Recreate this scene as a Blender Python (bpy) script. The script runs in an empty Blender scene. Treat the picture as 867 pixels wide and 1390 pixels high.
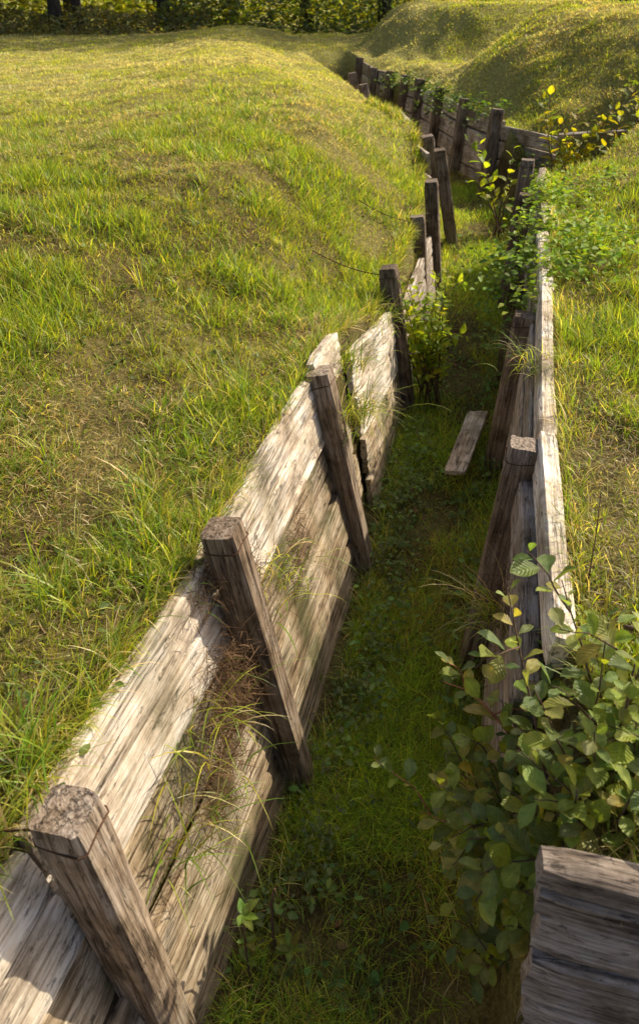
import bpy, math, random
import numpy as np
from mathutils import Vector, Matrix, noise as mnoise

random.seed(7)
RNG = np.random.default_rng(11)
scene = bpy.context.scene
COL = scene.collection
R = math.radians

# ------------------------------------------------------------------ helpers
def tag(o, label=None, cat=None, group=None, kind=None):
    if label: o['label'] = label
    if cat: o['category'] = cat
    if group: o['group'] = group
    if kind: o['kind'] = kind
    return o

def empty(name, loc, label=None, cat=None, group=None):
    o = bpy.data.objects.new(name, None)
    o.empty_display_size = 0.1
    COL.objects.link(o)
    o.location = loc
    return tag(o, label, cat, group)

def link_mesh(name, me, mat, parent=None, smooth=True):
    o = bpy.data.objects.new(name, me)
    COL.objects.link(o)
    me.materials.append(mat)
    if smooth:
        me.polygons.foreach_set('use_smooth', np.ones(len(me.polygons), dtype=bool))
    if parent is not None:
        o.parent = parent
    return o

def np_mesh(name, V, faces_by_size, col=None, uv=None):
    """V (n,3); faces_by_size: list of int arrays (m,k)"""
    me = bpy.data.meshes.new(name)
    V = np.ascontiguousarray(V, dtype=np.float32)
    me.vertices.add(len(V))
    me.vertices.foreach_set('co', V.ravel())
    loops = np.concatenate([f.ravel() for f in faces_by_size]).astype(np.int32)
    tot = np.concatenate([np.full(len(f), f.shape[1], dtype=np.int32) for f in faces_by_size])
    start = np.concatenate([[0], np.cumsum(tot)[:-1]]).astype(np.int32)
    me.loops.add(len(loops))
    me.loops.foreach_set('vertex_index', loops)
    me.polygons.add(len(tot))
    me.polygons.foreach_set('loop_start', start)
    me.polygons.foreach_set('loop_total', tot)
    me.update(calc_edges=True)
    if col is not None:
        a = me.color_attributes.new('tint', 'FLOAT_COLOR', 'POINT')
        c = np.ones((len(V), 4), dtype=np.float32)
        c[:, :3] = col
        a.data.foreach_set('color', c.ravel())
    if uv is not None:
        a = me.attributes.new('leafuv', 'FLOAT_VECTOR', 'POINT')
        c = np.zeros((len(V), 3), dtype=np.float32)
        c[:, :2] = uv
        a.data.foreach_set('vector', c.ravel())
    return me

def _hash(ix, iy, s):
    h = (ix.astype(np.int64) * 374761393 + iy.astype(np.int64) * 668265263 + s * 974634777) & 0xffffffff
    h = ((h ^ (h >> 13)) * 1274126177) & 0xffffffff
    h = h ^ (h >> 16)
    return (h & 0xffff) / 65535.0

def vnoise(x, y, s=0):
    x = np.asarray(x, float); y = np.asarray(y, float)
    ix = np.floor(x); iy = np.floor(y)
    fx = x - ix; fy = y - iy
    fx = fx * fx * (3 - 2 * fx); fy = fy * fy * (3 - 2 * fy)
    a = _hash(ix, iy, s); b = _hash(ix + 1, iy, s); c = _hash(ix, iy + 1, s); d = _hash(ix + 1, iy + 1, s)
    return (a + (b - a) * fx) * (1 - fy) + (c + (d - c) * fx) * fy

def fbm(x, y, s=0, o=3):
    v = 0; amp = 1; tot = 0
    for k in range(o):
        v = v + amp * vnoise(x * 2 ** k + 13.7 * k, y * 2 ** k + 5.1 * k, s + k); tot += amp; amp *= .5
    return v / tot

def sstep(a, b, x):
    t = np.clip((np.asarray(x, float) - a) / (b - a), 0, 1)
    return t * t * (3 - 2 * t)

# ------------------------------------------------------------------ the trench plan
LTy = [-4, .0, .75, 1.04, 1.32, 1.63, 1.96, 2.46, 2.9, 3.5, 4.57, 5.6, 6.6, 7.2, 8.6, 9.8, 10.8, 11.5, 12.5, 14, 16, 18, 20, 23]
LTx = [-1.9, -.82, -.58, -.50, -.42, -.33, -.235, -.11, -.01, .16, .45, .68, .90, 1.02, 1.18, 1.18, 1.02, .86, .74, .60, .36, .12, -.15, -.6]
LBy = [-4, .0, .8, 1.26, 1.67, 2.3, 2.9, 3.86, 4.57, 5.6, 7.0, 8.6, 9.8, 11.5, 23]
LBx = [-1.57, -.55, -.33, -.20, -.075, .115, .235, .44, .60, .84, 1.15, 1.42, 1.40, 1.06, -.4]
RTy = [-4, .0, .60, .70, 1.36, 1.74, 2.4, 3.0, 4.0, 5.3, 6.5, 8.0, 9.5, 11.3, 12.5, 14, 15.4, 16.3, 16.75, 17.5, 19.7, 23]
RTx = [1.7, 1.7, 1.6, .42, .575, .655, .80, .955, 1.20, 1.50, 1.80, 2.22, 2.50, 2.52, 2.26, 2.07, 1.89, 1.70, 1.5, 1.2, .98, .6]
RBy = [-4, .0, .60, .70, 1.36, 1.8, 2.3, 3.86, 6.44, 8.0, 9.5, 11.3, 12.5, 15.4, 16.75, 19.7, 23]
RBx = [1.6, 1.6, 1.5, .36, .52, .63, .75, 1.13, 1.74, 2.14, 2.42, 2.42, 2.16, 1.78, 1.4, .85, .5]
def Lt(y): return np.interp(y, LTy, LTx)
def Lb(y): return np.interp(y, LBy, LBx)
def Rt(y): return np.interp(y, RTy, RTx)
def Rb(y): return np.interp(y, RBy, RBx)

def mound(x, y, cx, cy, rx, ry, h, rot=0, inner=.42):
    c, s = math.cos(rot), math.sin(rot)
    dx = (x - cx) * c + (y - cy) * s; dy = -(x - cx) * s + (y - cy) * c
    r = np.sqrt((dx / rx) ** 2 + (dy / ry) ** 2)
    r = r + .10 * (fbm(x * .6, y * .6, 91, 2) - .5)
    return h * (1 - sstep(inner, 1.0, r))

def land(x, y):
    """the turf surface, without the trench cut"""
    x = np.asarray(x, float); y = np.asarray(y, float)
    z = np.full(np.broadcast(x, y).shape, 1.10)
    d = Lt(y) - x                       # distance left of the left edge
    dr = x - Rt(y)
    left = d > 0
    far = sstep(3, 9, y)
    z = z + np.where(left, .23 * sstep(.15, 1.7, d) * (1 - sstep(2.6, 6, d) * .7), 0) * (1 - .3 * far)
    z = z + np.where(left, .17 * np.exp(-((d - 2.2) / 1.0) ** 2) * sstep(9, 15, y) * (1 - sstep(27, 33, y)), 0)
    z = z + np.where(left, .16 * sstep(.2, 1.3, d) * (1 - sstep(2.2, 4.5, d)) - .30 * (1 - sstep(-.1, 1.0, d)) * (1 - sstep(8.6, 9.6, y)), 0) * sstep(3.1, 4.7, y) * (1 - sstep(13, 16, y))
    z = z - np.where(dr > 0, .24 * (1 - sstep(.1, .9, dr)), 0) * sstep(10.6, 11.2, y) * (1 - sstep(19.5, 21, y))
    # rough hummocks
    near_tr = np.where(left, np.exp(-(d / 2.6) ** 2), np.exp(-(np.maximum(dr, 0) / 3.0) ** 2))
    edge = np.where(left, sstep(0, .45, d), sstep(0, .45, dr))
    z = z + edge * (.17 * (fbm(x * 1.3, y * 1.1, 3, 3) - .5) * (.35 + .65 * near_tr) + .10 * (fbm(x * 3.6, y * 3.6, 8, 2) - .5))
    z = z + .25 * (fbm(x * .12, y * .12, 20, 2) - .5) * sstep(3, 14, np.abs(x)) * (1 - sstep(60, 70, y) * 0)
    # right bank rises a little away from the wall, then the two spoil mounds
    right = dr > 0
    z = z + np.where(right, .42 * sstep(.35, 2.3, dr), 0) * (1 - sstep(9.8, 11, y))
    z = z + mound(x, y, 6.2, 14.2, 4.3, 4.6, 1.12, .12, .50)
    z = z + mound(x, y, 4.6, 23.0, 3.7, 4.6, 1.05, -.1, .58)
    z = z + np.where(right, .13 * (fbm(x * 1.9, y * 1.9, 41, 3) - .5), 0) * sstep(10.8, 12, y)
    # hollow where the side sap leaves the trench
    sap = sstep(-.45, .30, y - 7.15 - 1.45 * (x - 2.05)) * (1 - sstep(10.5, 11.1, y)) * sstep(1.9, 2.35, x) * (1 - sstep(4.2, 5.6, x))
    z = z - .62 * sap
    # the wood floor lifts a touch
    z = z + .35 * sstep(34, 60, y)
    return z

def ground_z(x, y):
    x = np.asarray(x, float); y = np.asarray(y, float)
    zl = land(x, y)
    lt = Lt(y) - .05; lb = Lb(y) - .085; rb = Rb(y) + .05; rt = Rt(y) + .062
    fl = .05 * (fbm(x * 2.2, y * 2.2, 33, 3) - .5) + .03 * (fbm(x * 7, y * 7, 35, 2) - .5)
    fl = fl + .05 * np.exp(-((x - lb) / .13) ** 2) + .07 * np.exp(-((x - rb) / .14) ** 2)
    # loose earth slumped into the trench where the right wall has gone
    fl = fl + .42 * np.exp(-((y - 1.08) / .36) ** 2) * sstep(.20, .62, x) * (1 - sstep(1.3, 1.7, x))
    tl = np.clip((x - lt) / np.maximum(lb - lt, 1e-3), 0, 1)
    tr = np.clip((rt - x) / np.maximum(rt - rb, 1e-3), 0, 1)
    t = np.minimum(tl, tr)
    k = 1 - sstep(20.2, 22.5, y)
    t = t * k
    # the side sap has no revetment: its mouth is an earth ramp
    return zl * (1 - t) + fl * t

# ------------------------------------------------------------------ materials
def new_mat(name):
    m = bpy.data.materials.new(name); m.use_nodes = True
    nt = m.node_tree; nt.nodes.clear()
    out = nt.nodes.new('ShaderNodeOutputMaterial')
    return m, nt, out

def N(nt, typ, **kw):
    n = nt.nodes.new(typ)
    for k, v in kw.items():
        if k.startswith('i_'):
            key = k[2:]
            key = int(key) if key.isdigit() else key.replace('_', ' ')
            n.inputs[key].default_value = v
        else: setattr(n, k, v)
    return n

def ramp(nt, stops, interp='LINEAR'):
    r = nt.nodes.new('ShaderNodeValToRGB')
    r.color_ramp.interpolation = interp
    els = r.color_ramp.elements
    els[0].position, els[0].color = stops[0][0], (*stops[0][1], 1)
    els[1].position, els[1].color = stops[-1][0], (*stops[-1][1], 1)
    for p, c in stops[1:-1]:
        e = els.new(p); e.color = (*c, 1)
    return r

def g(v): return (v, v, v)

def mat_wood(name, dark, mid, light, green=0.0, grain=1.0, gain=1.0):
    m, nt, out = new_mat(name)
    L = nt.links.new
    tc = N(nt, 'ShaderNodeTexCoord'); oi = N(nt, 'ShaderNodeObjectInfo')
    off = N(nt, 'ShaderNodeVectorMath', operation='MULTIPLY_ADD')
    comb = N(nt, 'ShaderNodeCombineXYZ')
    for i in range(3): L(oi.outputs['Random'], comb.inputs[i])
    off.inputs[1].default_value = (37, 23, 51)
    L(comb.outputs[0], off.inputs[0]); L(tc.outputs['Object'], off.inputs[2])
    # slow warp so that the grain wanders
    wn = N(nt, 'ShaderNodeTexNoise', i_Scale=2.2, i_Detail=2.0); L(off.outputs[0], wn.inputs['Vector'])
    wm = N(nt, 'ShaderNodeVectorMath', operation='MULTIPLY_ADD'); wm.inputs[1].default_value = (0, .014, .014)
    L(wn.outputs['Color'], wm.inputs[0]); L(off.outputs[0], wm.inputs[2])
    def mapped(sc):
        mp = N(nt, 'ShaderNodeMapping'); mp.inputs['Scale'].default_value = sc
        L(wm.outputs[0], mp.inputs['Vector']); return mp
    m1 = mapped((4.0, 85, 85)); n1 = N(nt, 'ShaderNodeTexNoise', i_Scale=1.0, i_Detail=7.0, i_Roughness=.62); L(m1.outputs[0], n1.inputs['Vector'])
    m2 = mapped((1.1, 21, 21)); n2 = N(nt, 'ShaderNodeTexNoise', i_Scale=1.0, i_Detail=5.0, i_Roughness=.6); L(m2.outputs[0], n2.inputs['Vector'])
    n3 = N(nt, 'ShaderNodeTexNoise', i_Scale=4.5, i_Detail=6.0, i_Roughness=.65); L(off.outputs[0], n3.inputs['Vector'])
    m4 = mapped((9, 150, 150)); n4 = N(nt, 'ShaderNodeTexNoise', i_Scale=1.0, i_Detail=3.0, i_Roughness=.7); L(m4.outputs[0], n4.inputs['Vector'])
    r1 = ramp(nt, [(.34, dark), (.46, mid), (.62, light)]); L(n1.outputs['Fac'], r1.inputs[0])
    # long drying cracks
    s2 = N(nt, 'ShaderNodeMath', operation='SUBTRACT'); s2.inputs[1].default_value = .5; L(n2.outputs['Fac'], s2.inputs[0])
    a2 = N(nt, 'ShaderNodeMath', operation='ABSOLUTE'); L(s2.outputs[0], a2.inputs[0])
    # cracks come and go along the board
    wmod = N(nt, 'ShaderNodeTexNoise', i_Scale=5.0, i_Detail=2.0); L(off.outputs[0], wmod.inputs['Vector'])
    cm = N(nt, 'ShaderNodeMath', operation='MULTIPLY_ADD'); cm.inputs[1].default_value = -.11; cm.inputs[2].default_value = .046; L(wmod.outputs['Fac'], cm.inputs[0])
    sb = N(nt, 'ShaderNodeMath', operation='SUBTRACT'); L(a2.outputs[0], sb.inputs[0]); L(cm.outputs[0], sb.inputs[1])
    r2 = ramp(nt, [(.004, g(.0)), (.022, g(1.0))]); L(sb.outputs[0], r2.inputs[0])
    mx1 = N(nt, 'ShaderNodeMix', data_type='RGBA', blend_type='MULTIPLY'); mx1.inputs[0].default_value = .55
    L(r1.outputs[0], mx1.inputs[6]); L(r2.outputs[0], mx1.inputs[7])
    # weather stains
    r3 = ramp(nt, [(.36, (.30, .24, .17)), (.47, (.78, .71, .61)), (.57, (1, 1, 1))]); L(n3.outputs['Fac'], r3.inputs[0])
    mx2 = N(nt, 'ShaderNodeMix', data_type='RGBA', blend_type='MULTIPLY'); mx2.inputs[0].default_value = .8
    L(mx1.outputs[2], mx2.inputs[6]); L(r3.outputs[0], mx2.inputs[7])
    # pits, knots and grime, and each board a little different
    n6 = N(nt, 'ShaderNodeTexNoise', i_Scale=46.0, i_Detail=5.0, i_Roughness=.75); m6 = mapped((.35, 1, 1)); L(m6.outputs[0], n6.inputs['Vector'])
    r6 = ramp(nt, [(.36, g(.22)), (.43, g(1.0))]); L(n6.outputs['Fac'], r6.inputs[0])
    mx6 = N(nt, 'ShaderNodeMix', data_type='RGBA', blend_type='MULTIPLY'); mx6.inputs[0].default_value = .85
    L(mx2.outputs[2], mx6.inputs[6]); L(r6.outputs[0], mx6.inputs[7])
    rv = ramp(nt, [(0, (.74 * gain, .70 * gain, .66 * gain)), (1, (1.08 * gain, 1.06 * gain, 1.04 * gain))]); L(oi.outputs['Random'], rv.inputs[0])
    mx7 = N(nt, 'ShaderNodeMix', data_type='RGBA', blend_type='MULTIPLY'); mx7.inputs[0].default_value = 1
    L(mx6.outputs[2], mx7.inputs[6]); L(rv.outputs[0], mx7.inputs[7])
    last = mx7
    r4 = ramp(nt, [(.36, g(.40)), (.48, g(1.0))]); L(n4.outputs['Fac'], r4.inputs[0])
    mx3 = N(nt, 'ShaderNodeMix', data_type='RGBA', blend_type='MULTIPLY'); mx3.inputs[0].default_value = .5
    L(last.outputs[2], mx3.inputs[6]); L(r4.outputs[0], mx3.inputs[7]); last = mx3
    if green > 0:
        n5 = N(nt, 'ShaderNodeTexNoise', i_Scale=3.1, i_Detail=5.0); L(tc.outputs['Object'], n5.inputs['Vector'])
        r5 = ramp(nt, [(.5, g(0)), (.68, g(green))]); L(n5.outputs['Fac'], r5.inputs[0])
        mx = N(nt, 'ShaderNodeMix', data_type='RGBA'); L(r5.outputs[0], mx.inputs[0])
        L(last.outputs[2], mx.inputs[6]); mx.inputs[7].default_value = (.06, .075, .022, 1); last = mx
    p = N(nt, 'ShaderNodeBsdfPrincipled'); p.inputs['Roughness'].default_value = .86
    p.inputs['Specular IOR Level'].default_value = .22
    L(last.outputs[2], p.inputs['Base Color'])
    ad = N(nt, 'ShaderNodeMath', operation='MULTIPLY_ADD'); ad.inputs[1].default_value = .6
    L(r2.outputs[0], ad.inputs[0]); L(n1.outputs['Fac'], ad.inputs[2])
    ad2 = N(nt, 'ShaderNodeMath', operation='MULTIPLY_ADD'); ad2.inputs[1].default_value = .35
    L(n4.outputs['Fac'], ad2.inputs[0]); L(ad.outputs[0], ad2.inputs[2])
    b = N(nt, 'ShaderNodeBump', i_Strength=.85 * grain, i_Distance=.007); L(ad2.outputs[0], b.inputs['Height'])
    L(b.outputs[0], p.inputs['Normal'])
    L(p.outputs[0], out.inputs[0])
    return m

def mat_blade(name, transl=.45, gloss=.05, rough=.45):
    m, nt, out = new_mat(name)
    L = nt.links.new
    at = N(nt, 'ShaderNodeAttribute', attribute_name='tint')
    d = N(nt, 'ShaderNodeBsdfDiffuse'); t = N(nt, 'ShaderNodeBsdfTranslucent'); gl = N(nt, 'ShaderNodeBsdfGlossy', i_Roughness=rough)
    L(at.outputs['Color'], d.inputs['Color'])
    hs = N(nt, 'ShaderNodeMix', data_type='RGBA', blend_type='MULTIPLY'); hs.inputs[0].default_value = 1
    hs.inputs[7].default_value = (1.5, 1.4, .45, 1); L(at.outputs['Color'], hs.inputs[6]); L(hs.outputs[2], t.inputs['Color'])
    m1 = N(nt, 'ShaderNodeMixShader'); m1.inputs[0].default_value = transl; L(d.outputs[0], m1.inputs[1]); L(t.outputs[0], m1.inputs[2])
    m2 = N(nt, 'ShaderNodeMixShader'); m2.inputs[0].default_value = gloss; gl.inputs['Color'].default_value = (.9, .9, .8, 1)
    L(m1.outputs[0], m2.inputs[1]); L(gl.outputs[0], m2.inputs[2]); L(m2.outputs[0], out.inputs[0])
    return m

def mat_leaf(name, transl=.42, gloss=.14, rough=.45):
    """larger leaves: pale midrib and side veins from the leaf's own coordinates"""
    m, nt, out = new_mat(name)
    L = nt.links.new
    at = N(nt, 'ShaderNodeAttribute', attribute_name='tint'); uv = N(nt, 'ShaderNodeAttribute', attribute_name='leafuv')
    sp = N(nt, 'ShaderNodeSeparateXYZ'); L(uv.outputs['Vector'], sp.inputs[0])
    ab = N(nt, 'ShaderNodeMath', operation='ABSOLUTE'); L(sp.outputs[1], ab.inputs[0])
    # side veins: stripes of (u - 0.6|v|)
    mm = N(nt, 'ShaderNodeMath', operation='MULTIPLY_ADD'); mm.inputs[1].default_value = -.35; L(ab.outputs[0], mm.inputs[0]); L(sp.outputs[0], mm.inputs[2])
    sc = N(nt, 'ShaderNodeMath', operation='MULTIPLY'); sc.inputs[1].default_value = 46; L(mm.outputs[0], sc.inputs[0])
    sn = N(nt, 'ShaderNodeMath', operation='SINE'); L(sc.outputs[0], sn.inputs[0])
    r = ramp(nt, [(.0, g(1.25)), (.10, g(1.0)), (1, g(.95))]); L(ab.outputs[0], r.inputs[0])
    r2 = ramp(nt, [(.75, g(.96)), (1.0, g(1.16))]); L(sn.outputs[0], r2.inputs[0])
    tcn = N(nt, 'ShaderNodeTexCoord'); nz = N(nt, 'ShaderNodeTexNoise', i_Scale=55.0, i_Detail=4.0); L(tcn.outputs['Object'], nz.inputs['Vector'])
    r3 = ramp(nt, [(.3, (.7, .72, .6)), (.6, (1.1, 1.08, 1.0))]); L(nz.outputs['Fac'], r3.inputs[0])
    c = at.outputs['Color']
    for rr in (r, r2, r3):
        mx = N(nt, 'ShaderNodeMix', data_type='RGBA', blend_type='MULTIPLY'); mx.inputs[0].default_value = 1
        L(c, mx.inputs[6]); L(rr.outputs[0], mx.inputs[7]); c = mx.outputs[2]
    p = N(nt, 'ShaderNodeBsdfPrincipled', i_Roughness=rough); p.inputs['Specular IOR Level'].default_value = .4
    L(c, p.inputs['Base Color'])
    b = N(nt, 'ShaderNodeBump', i_Strength=.35, i_Distance=.002); L(sn.outputs[0], b.inputs['Height']); L(b.outputs[0], p.inputs['Normal'])
    t = N(nt, 'ShaderNodeBsdfTranslucent')
    tm = N(nt, 'ShaderNodeMix', data_type='RGBA', blend_type='MULTIPLY'); tm.inputs[0].default_value = 1
    tm.inputs[7].default_value = (1.7, 1.7, .5, 1); L(c, tm.inputs[6]); L(tm.outputs[2], t.inputs['Color'])
    ms = N(nt, 'ShaderNodeMixShader'); ms.inputs[0].default_value = transl; L(p.outputs[0], ms.inputs[1]); L(t.outputs[0], ms.inputs[2])
    L(ms.outputs[0], out.inputs[0])
    return m

def mat_ground():
    m, nt, out = new_mat('turf_soil')
    L = nt.links.new
    tc = N(nt, 'ShaderNodeTexCoord')
    n1 = N(nt, 'ShaderNodeTexNoise', i_Scale=1.7, i_Detail=8.0, i_Roughness=.65); L(tc.outputs['Object'], n1.inputs['Vector'])
    n2 = N(nt, 'ShaderNodeTexNoise', i_Scale=26.0, i_Detail=6.0, i_Roughness=.7); L(tc.outputs['Object'], n2.inputs['Vector'])
    n3 = N(nt, 'ShaderNodeTexNoise', i_Scale=110.0, i_Detail=4.0, i_Roughness=.7); L(tc.outputs['Object'], n3.inputs['Vector'])
    r1 = ramp(nt, [(.34, (.10, .068, .033)), (.5, (.18, .145, .055)), (.66, (.27, .24, .08))]); L(n1.outputs['Fac'], r1.inputs[0])
    r2 = ramp(nt, [(.3, g(.5)), (.7, g(1.3))]); L(n2.outputs['Fac'], r2.inputs[0])
    mx = N(nt, 'ShaderNodeMix', data_type='RGBA', blend_type='MULTIPLY'); mx.inputs[0].default_value = 1
    L(r1.outputs[0], mx.inputs[6]); L(r2.outputs[0], mx.inputs[7])
    r3 = ramp(nt, [(.36, g(.45)), (.62, g(1.25))]); L(n3.outputs['Fac'], r3.inputs[0])
    mxc = N(nt, 'ShaderNodeMix', data_type='RGBA', blend_type='MULTIPLY'); mxc.inputs[0].default_value = 1
    L(mx.outputs[2], mxc.inputs[6]); L(r3.outputs[0], mxc.inputs[7])
    # open field and mounds: dry and matted, and paler with distance as painted haze
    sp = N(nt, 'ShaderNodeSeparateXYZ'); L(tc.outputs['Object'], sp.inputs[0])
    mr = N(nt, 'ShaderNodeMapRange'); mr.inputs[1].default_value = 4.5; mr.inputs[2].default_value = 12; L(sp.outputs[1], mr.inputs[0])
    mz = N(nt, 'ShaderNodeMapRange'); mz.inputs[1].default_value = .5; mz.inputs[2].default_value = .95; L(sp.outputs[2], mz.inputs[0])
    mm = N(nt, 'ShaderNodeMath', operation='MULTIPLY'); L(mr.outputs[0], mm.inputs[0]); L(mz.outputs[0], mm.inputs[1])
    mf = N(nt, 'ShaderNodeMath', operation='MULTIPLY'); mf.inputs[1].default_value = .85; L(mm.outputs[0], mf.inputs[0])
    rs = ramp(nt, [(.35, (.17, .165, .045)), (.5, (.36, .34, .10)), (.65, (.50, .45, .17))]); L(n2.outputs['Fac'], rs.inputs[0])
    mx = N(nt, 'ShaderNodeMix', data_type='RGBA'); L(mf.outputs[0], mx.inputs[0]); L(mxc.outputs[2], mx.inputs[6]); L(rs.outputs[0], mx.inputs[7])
    p = N(nt, 'ShaderNodeBsdfPrincipled', i_Roughness=.95); p.inputs['Specular IOR Level'].default_value = .1
    L(mx.outputs[2], p.inputs['Base Color'])
    ad = N(nt, 'ShaderNodeMath', operation='MULTIPLY_ADD'); ad.inputs[1].default_value = .4
    L(n3.outputs['Fac'], ad.inputs[0]); L(n2.outputs['Fac'], ad.inputs[2])
    b = N(nt, 'ShaderNodeBump', i_Strength=.9, i_Distance=.03); L(ad.outputs[0], b.inputs['Height']); L(b.outputs[0], p.inputs['Normal'])
    L(p.outputs[0], out.inputs[0])
    return m

def mat_bark(name, c1, c2, scale=30, rough=.85):
    m, nt, out = new_mat(name)
    L = nt.links.new
    tc = N(nt, 'ShaderNodeTexCoord'); mp = N(nt, 'ShaderNodeMapping'); mp.inputs['Scale'].default_value = (1, 1, .25)
    L(tc.outputs['Object'], mp.inputs[0])
    n = N(nt, 'ShaderNodeTexNoise', i_Scale=scale, i_Detail=6.0, i_Roughness=.65); L(mp.outputs[0], n.inputs['Vector'])
    r = ramp(nt, [(.35, c1), (.65, c2)]); L(n.outputs['Fac'], r.inputs[0])
    p = N(nt, 'ShaderNodeBsdfPrincipled', i_Roughness=rough); L(r.outputs[0], p.inputs['Base Color'])
    b = N(nt, 'ShaderNodeBump', i_Strength=.6, i_Distance=.01); L(n.outputs['Fac'], b.inputs['Height']); L(b.outputs[0], p.inputs['Normal'])
    L(p.outputs[0], out.inputs[0])
    return m

def mat_rust():
    m, nt, out = new_mat('rusty_wire')
    L = nt.links.new
    n = N(nt, 'ShaderNodeTexNoise', i_Scale=240.0, i_Detail=3.0)
    r = ramp(nt, [(.35, (.045, .022, .012)), (.65, (.16, .075, .035))]); L(n.outputs['Fac'], r.inputs[0])
    p = N(nt, 'ShaderNodeBsdfPrincipled', i_Roughness=.75, i_Metallic=.35); L(r.outputs[0], p.inputs['Base Color'])
    L(p.outputs[0], out.inputs[0])
    return m

WOOD_PALE = mat_wood('weathered_plank', (.40, .33, .26), (.72, .655, .575), (.86, .81, .745), .35, gain=1.3)
WOOD_STAIN = mat_wood('stained_plank', (.15, .10, .055), (.46, .375, .27), (.66, .57, .45), .7, gain=1.2)
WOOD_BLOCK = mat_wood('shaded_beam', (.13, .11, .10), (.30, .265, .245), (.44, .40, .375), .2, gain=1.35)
WOOD_GREY = mat_wood('grey_plank', (.16, .135, .11), (.40, .355, .31), (.58, .53, .48), .25, gain=1.25)
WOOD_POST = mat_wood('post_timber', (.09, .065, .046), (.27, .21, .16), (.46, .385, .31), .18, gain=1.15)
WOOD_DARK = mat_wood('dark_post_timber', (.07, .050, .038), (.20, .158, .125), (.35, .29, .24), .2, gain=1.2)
BLADE = mat_blade('grass_blade', .55, .04)
LEAF_S = mat_blade('small_leaf', .45, .025, .55)
LEAF_B = mat_leaf('broad_leaf')
LEAF_Y = mat_leaf('young_leaf', transl=.58)
DEBRIS = mat_blade('dead_fibre', .1, .0)
SOIL = mat_ground()
TWIG = mat_bark('twig_bark', (.06, .036, .022), (.17, .10, .06), 90)
TWIG_RED = mat_bark('red_twig_bark', (.20, .065, .03), (.42, .17, .075), 90, .5)
BARK = mat_bark('tree_bark', (.022, .018, .014), (.075, .058, .042), 9)
RUST = mat_rust()

# ------------------------------------------------------------------ ground sheet
def build_ground():
    ys = [-60, -30, -14, -8, -5, -3.5]
    y = -2.5
    while y < 100:
        ys.append(y)
        y += .075 if y < 6 else (.11 if y < 12 else (.18 if y < 24 else min(4, .18 + (y - 24) * .06)))
    ys += [110, 140, 190, 260, 400]
    ys = np.array(ys)
    def offs(first, n_near, near_step, growth, maxd):
        o = [0.0]; s = first
        while o[-1] < maxd:
            o.append(o[-1] + s)
            if len(o) > n_near: s *= growth
            else: s = near_step
        return np.array(o)
    lo = offs(.03, 46, .07, 1.09, 400); ro = offs(.03, 46, .07, 1.09, 400)
    fr = np.linspace(0, 1, 11)[1:-1]
    rows = []
    for y in ys:
        lt = float(Lt(y)) - .05; lb = float(Lb(y)) - .085; rb = float(Rb(y)) + .05; rt = float(Rt(y)) + .062
        inside = np.concatenate([lt + (lb - lt) * np.array([.35, .7, 1.0]), lb + (rb - lb) * fr, rb + (rt - rb) * np.array([0, .3, .65])])
        rows.append(np.concatenate([(lt - lo)[::-1], inside, rt + ro]))
    X = np.array(rows); Y = np.repeat(ys[:, None], X.shape[1], 1)
    Z = ground_z(X, Y)
    nr, nc = X.shape
    V = np.stack([X, Y, Z], -1).reshape(-1, 3)
    i = np.arange((nr - 1) * nc).reshape(nr - 1, nc)[:, :-1].ravel()
    F = np.stack([i, i + 1, i + nc + 1, i + nc], 1)
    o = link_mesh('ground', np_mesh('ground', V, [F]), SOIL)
    tag(o, 'turf covered ground with a trench cut through it and two raised earth mounds', 'ground', kind='structure')
build_ground()

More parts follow.
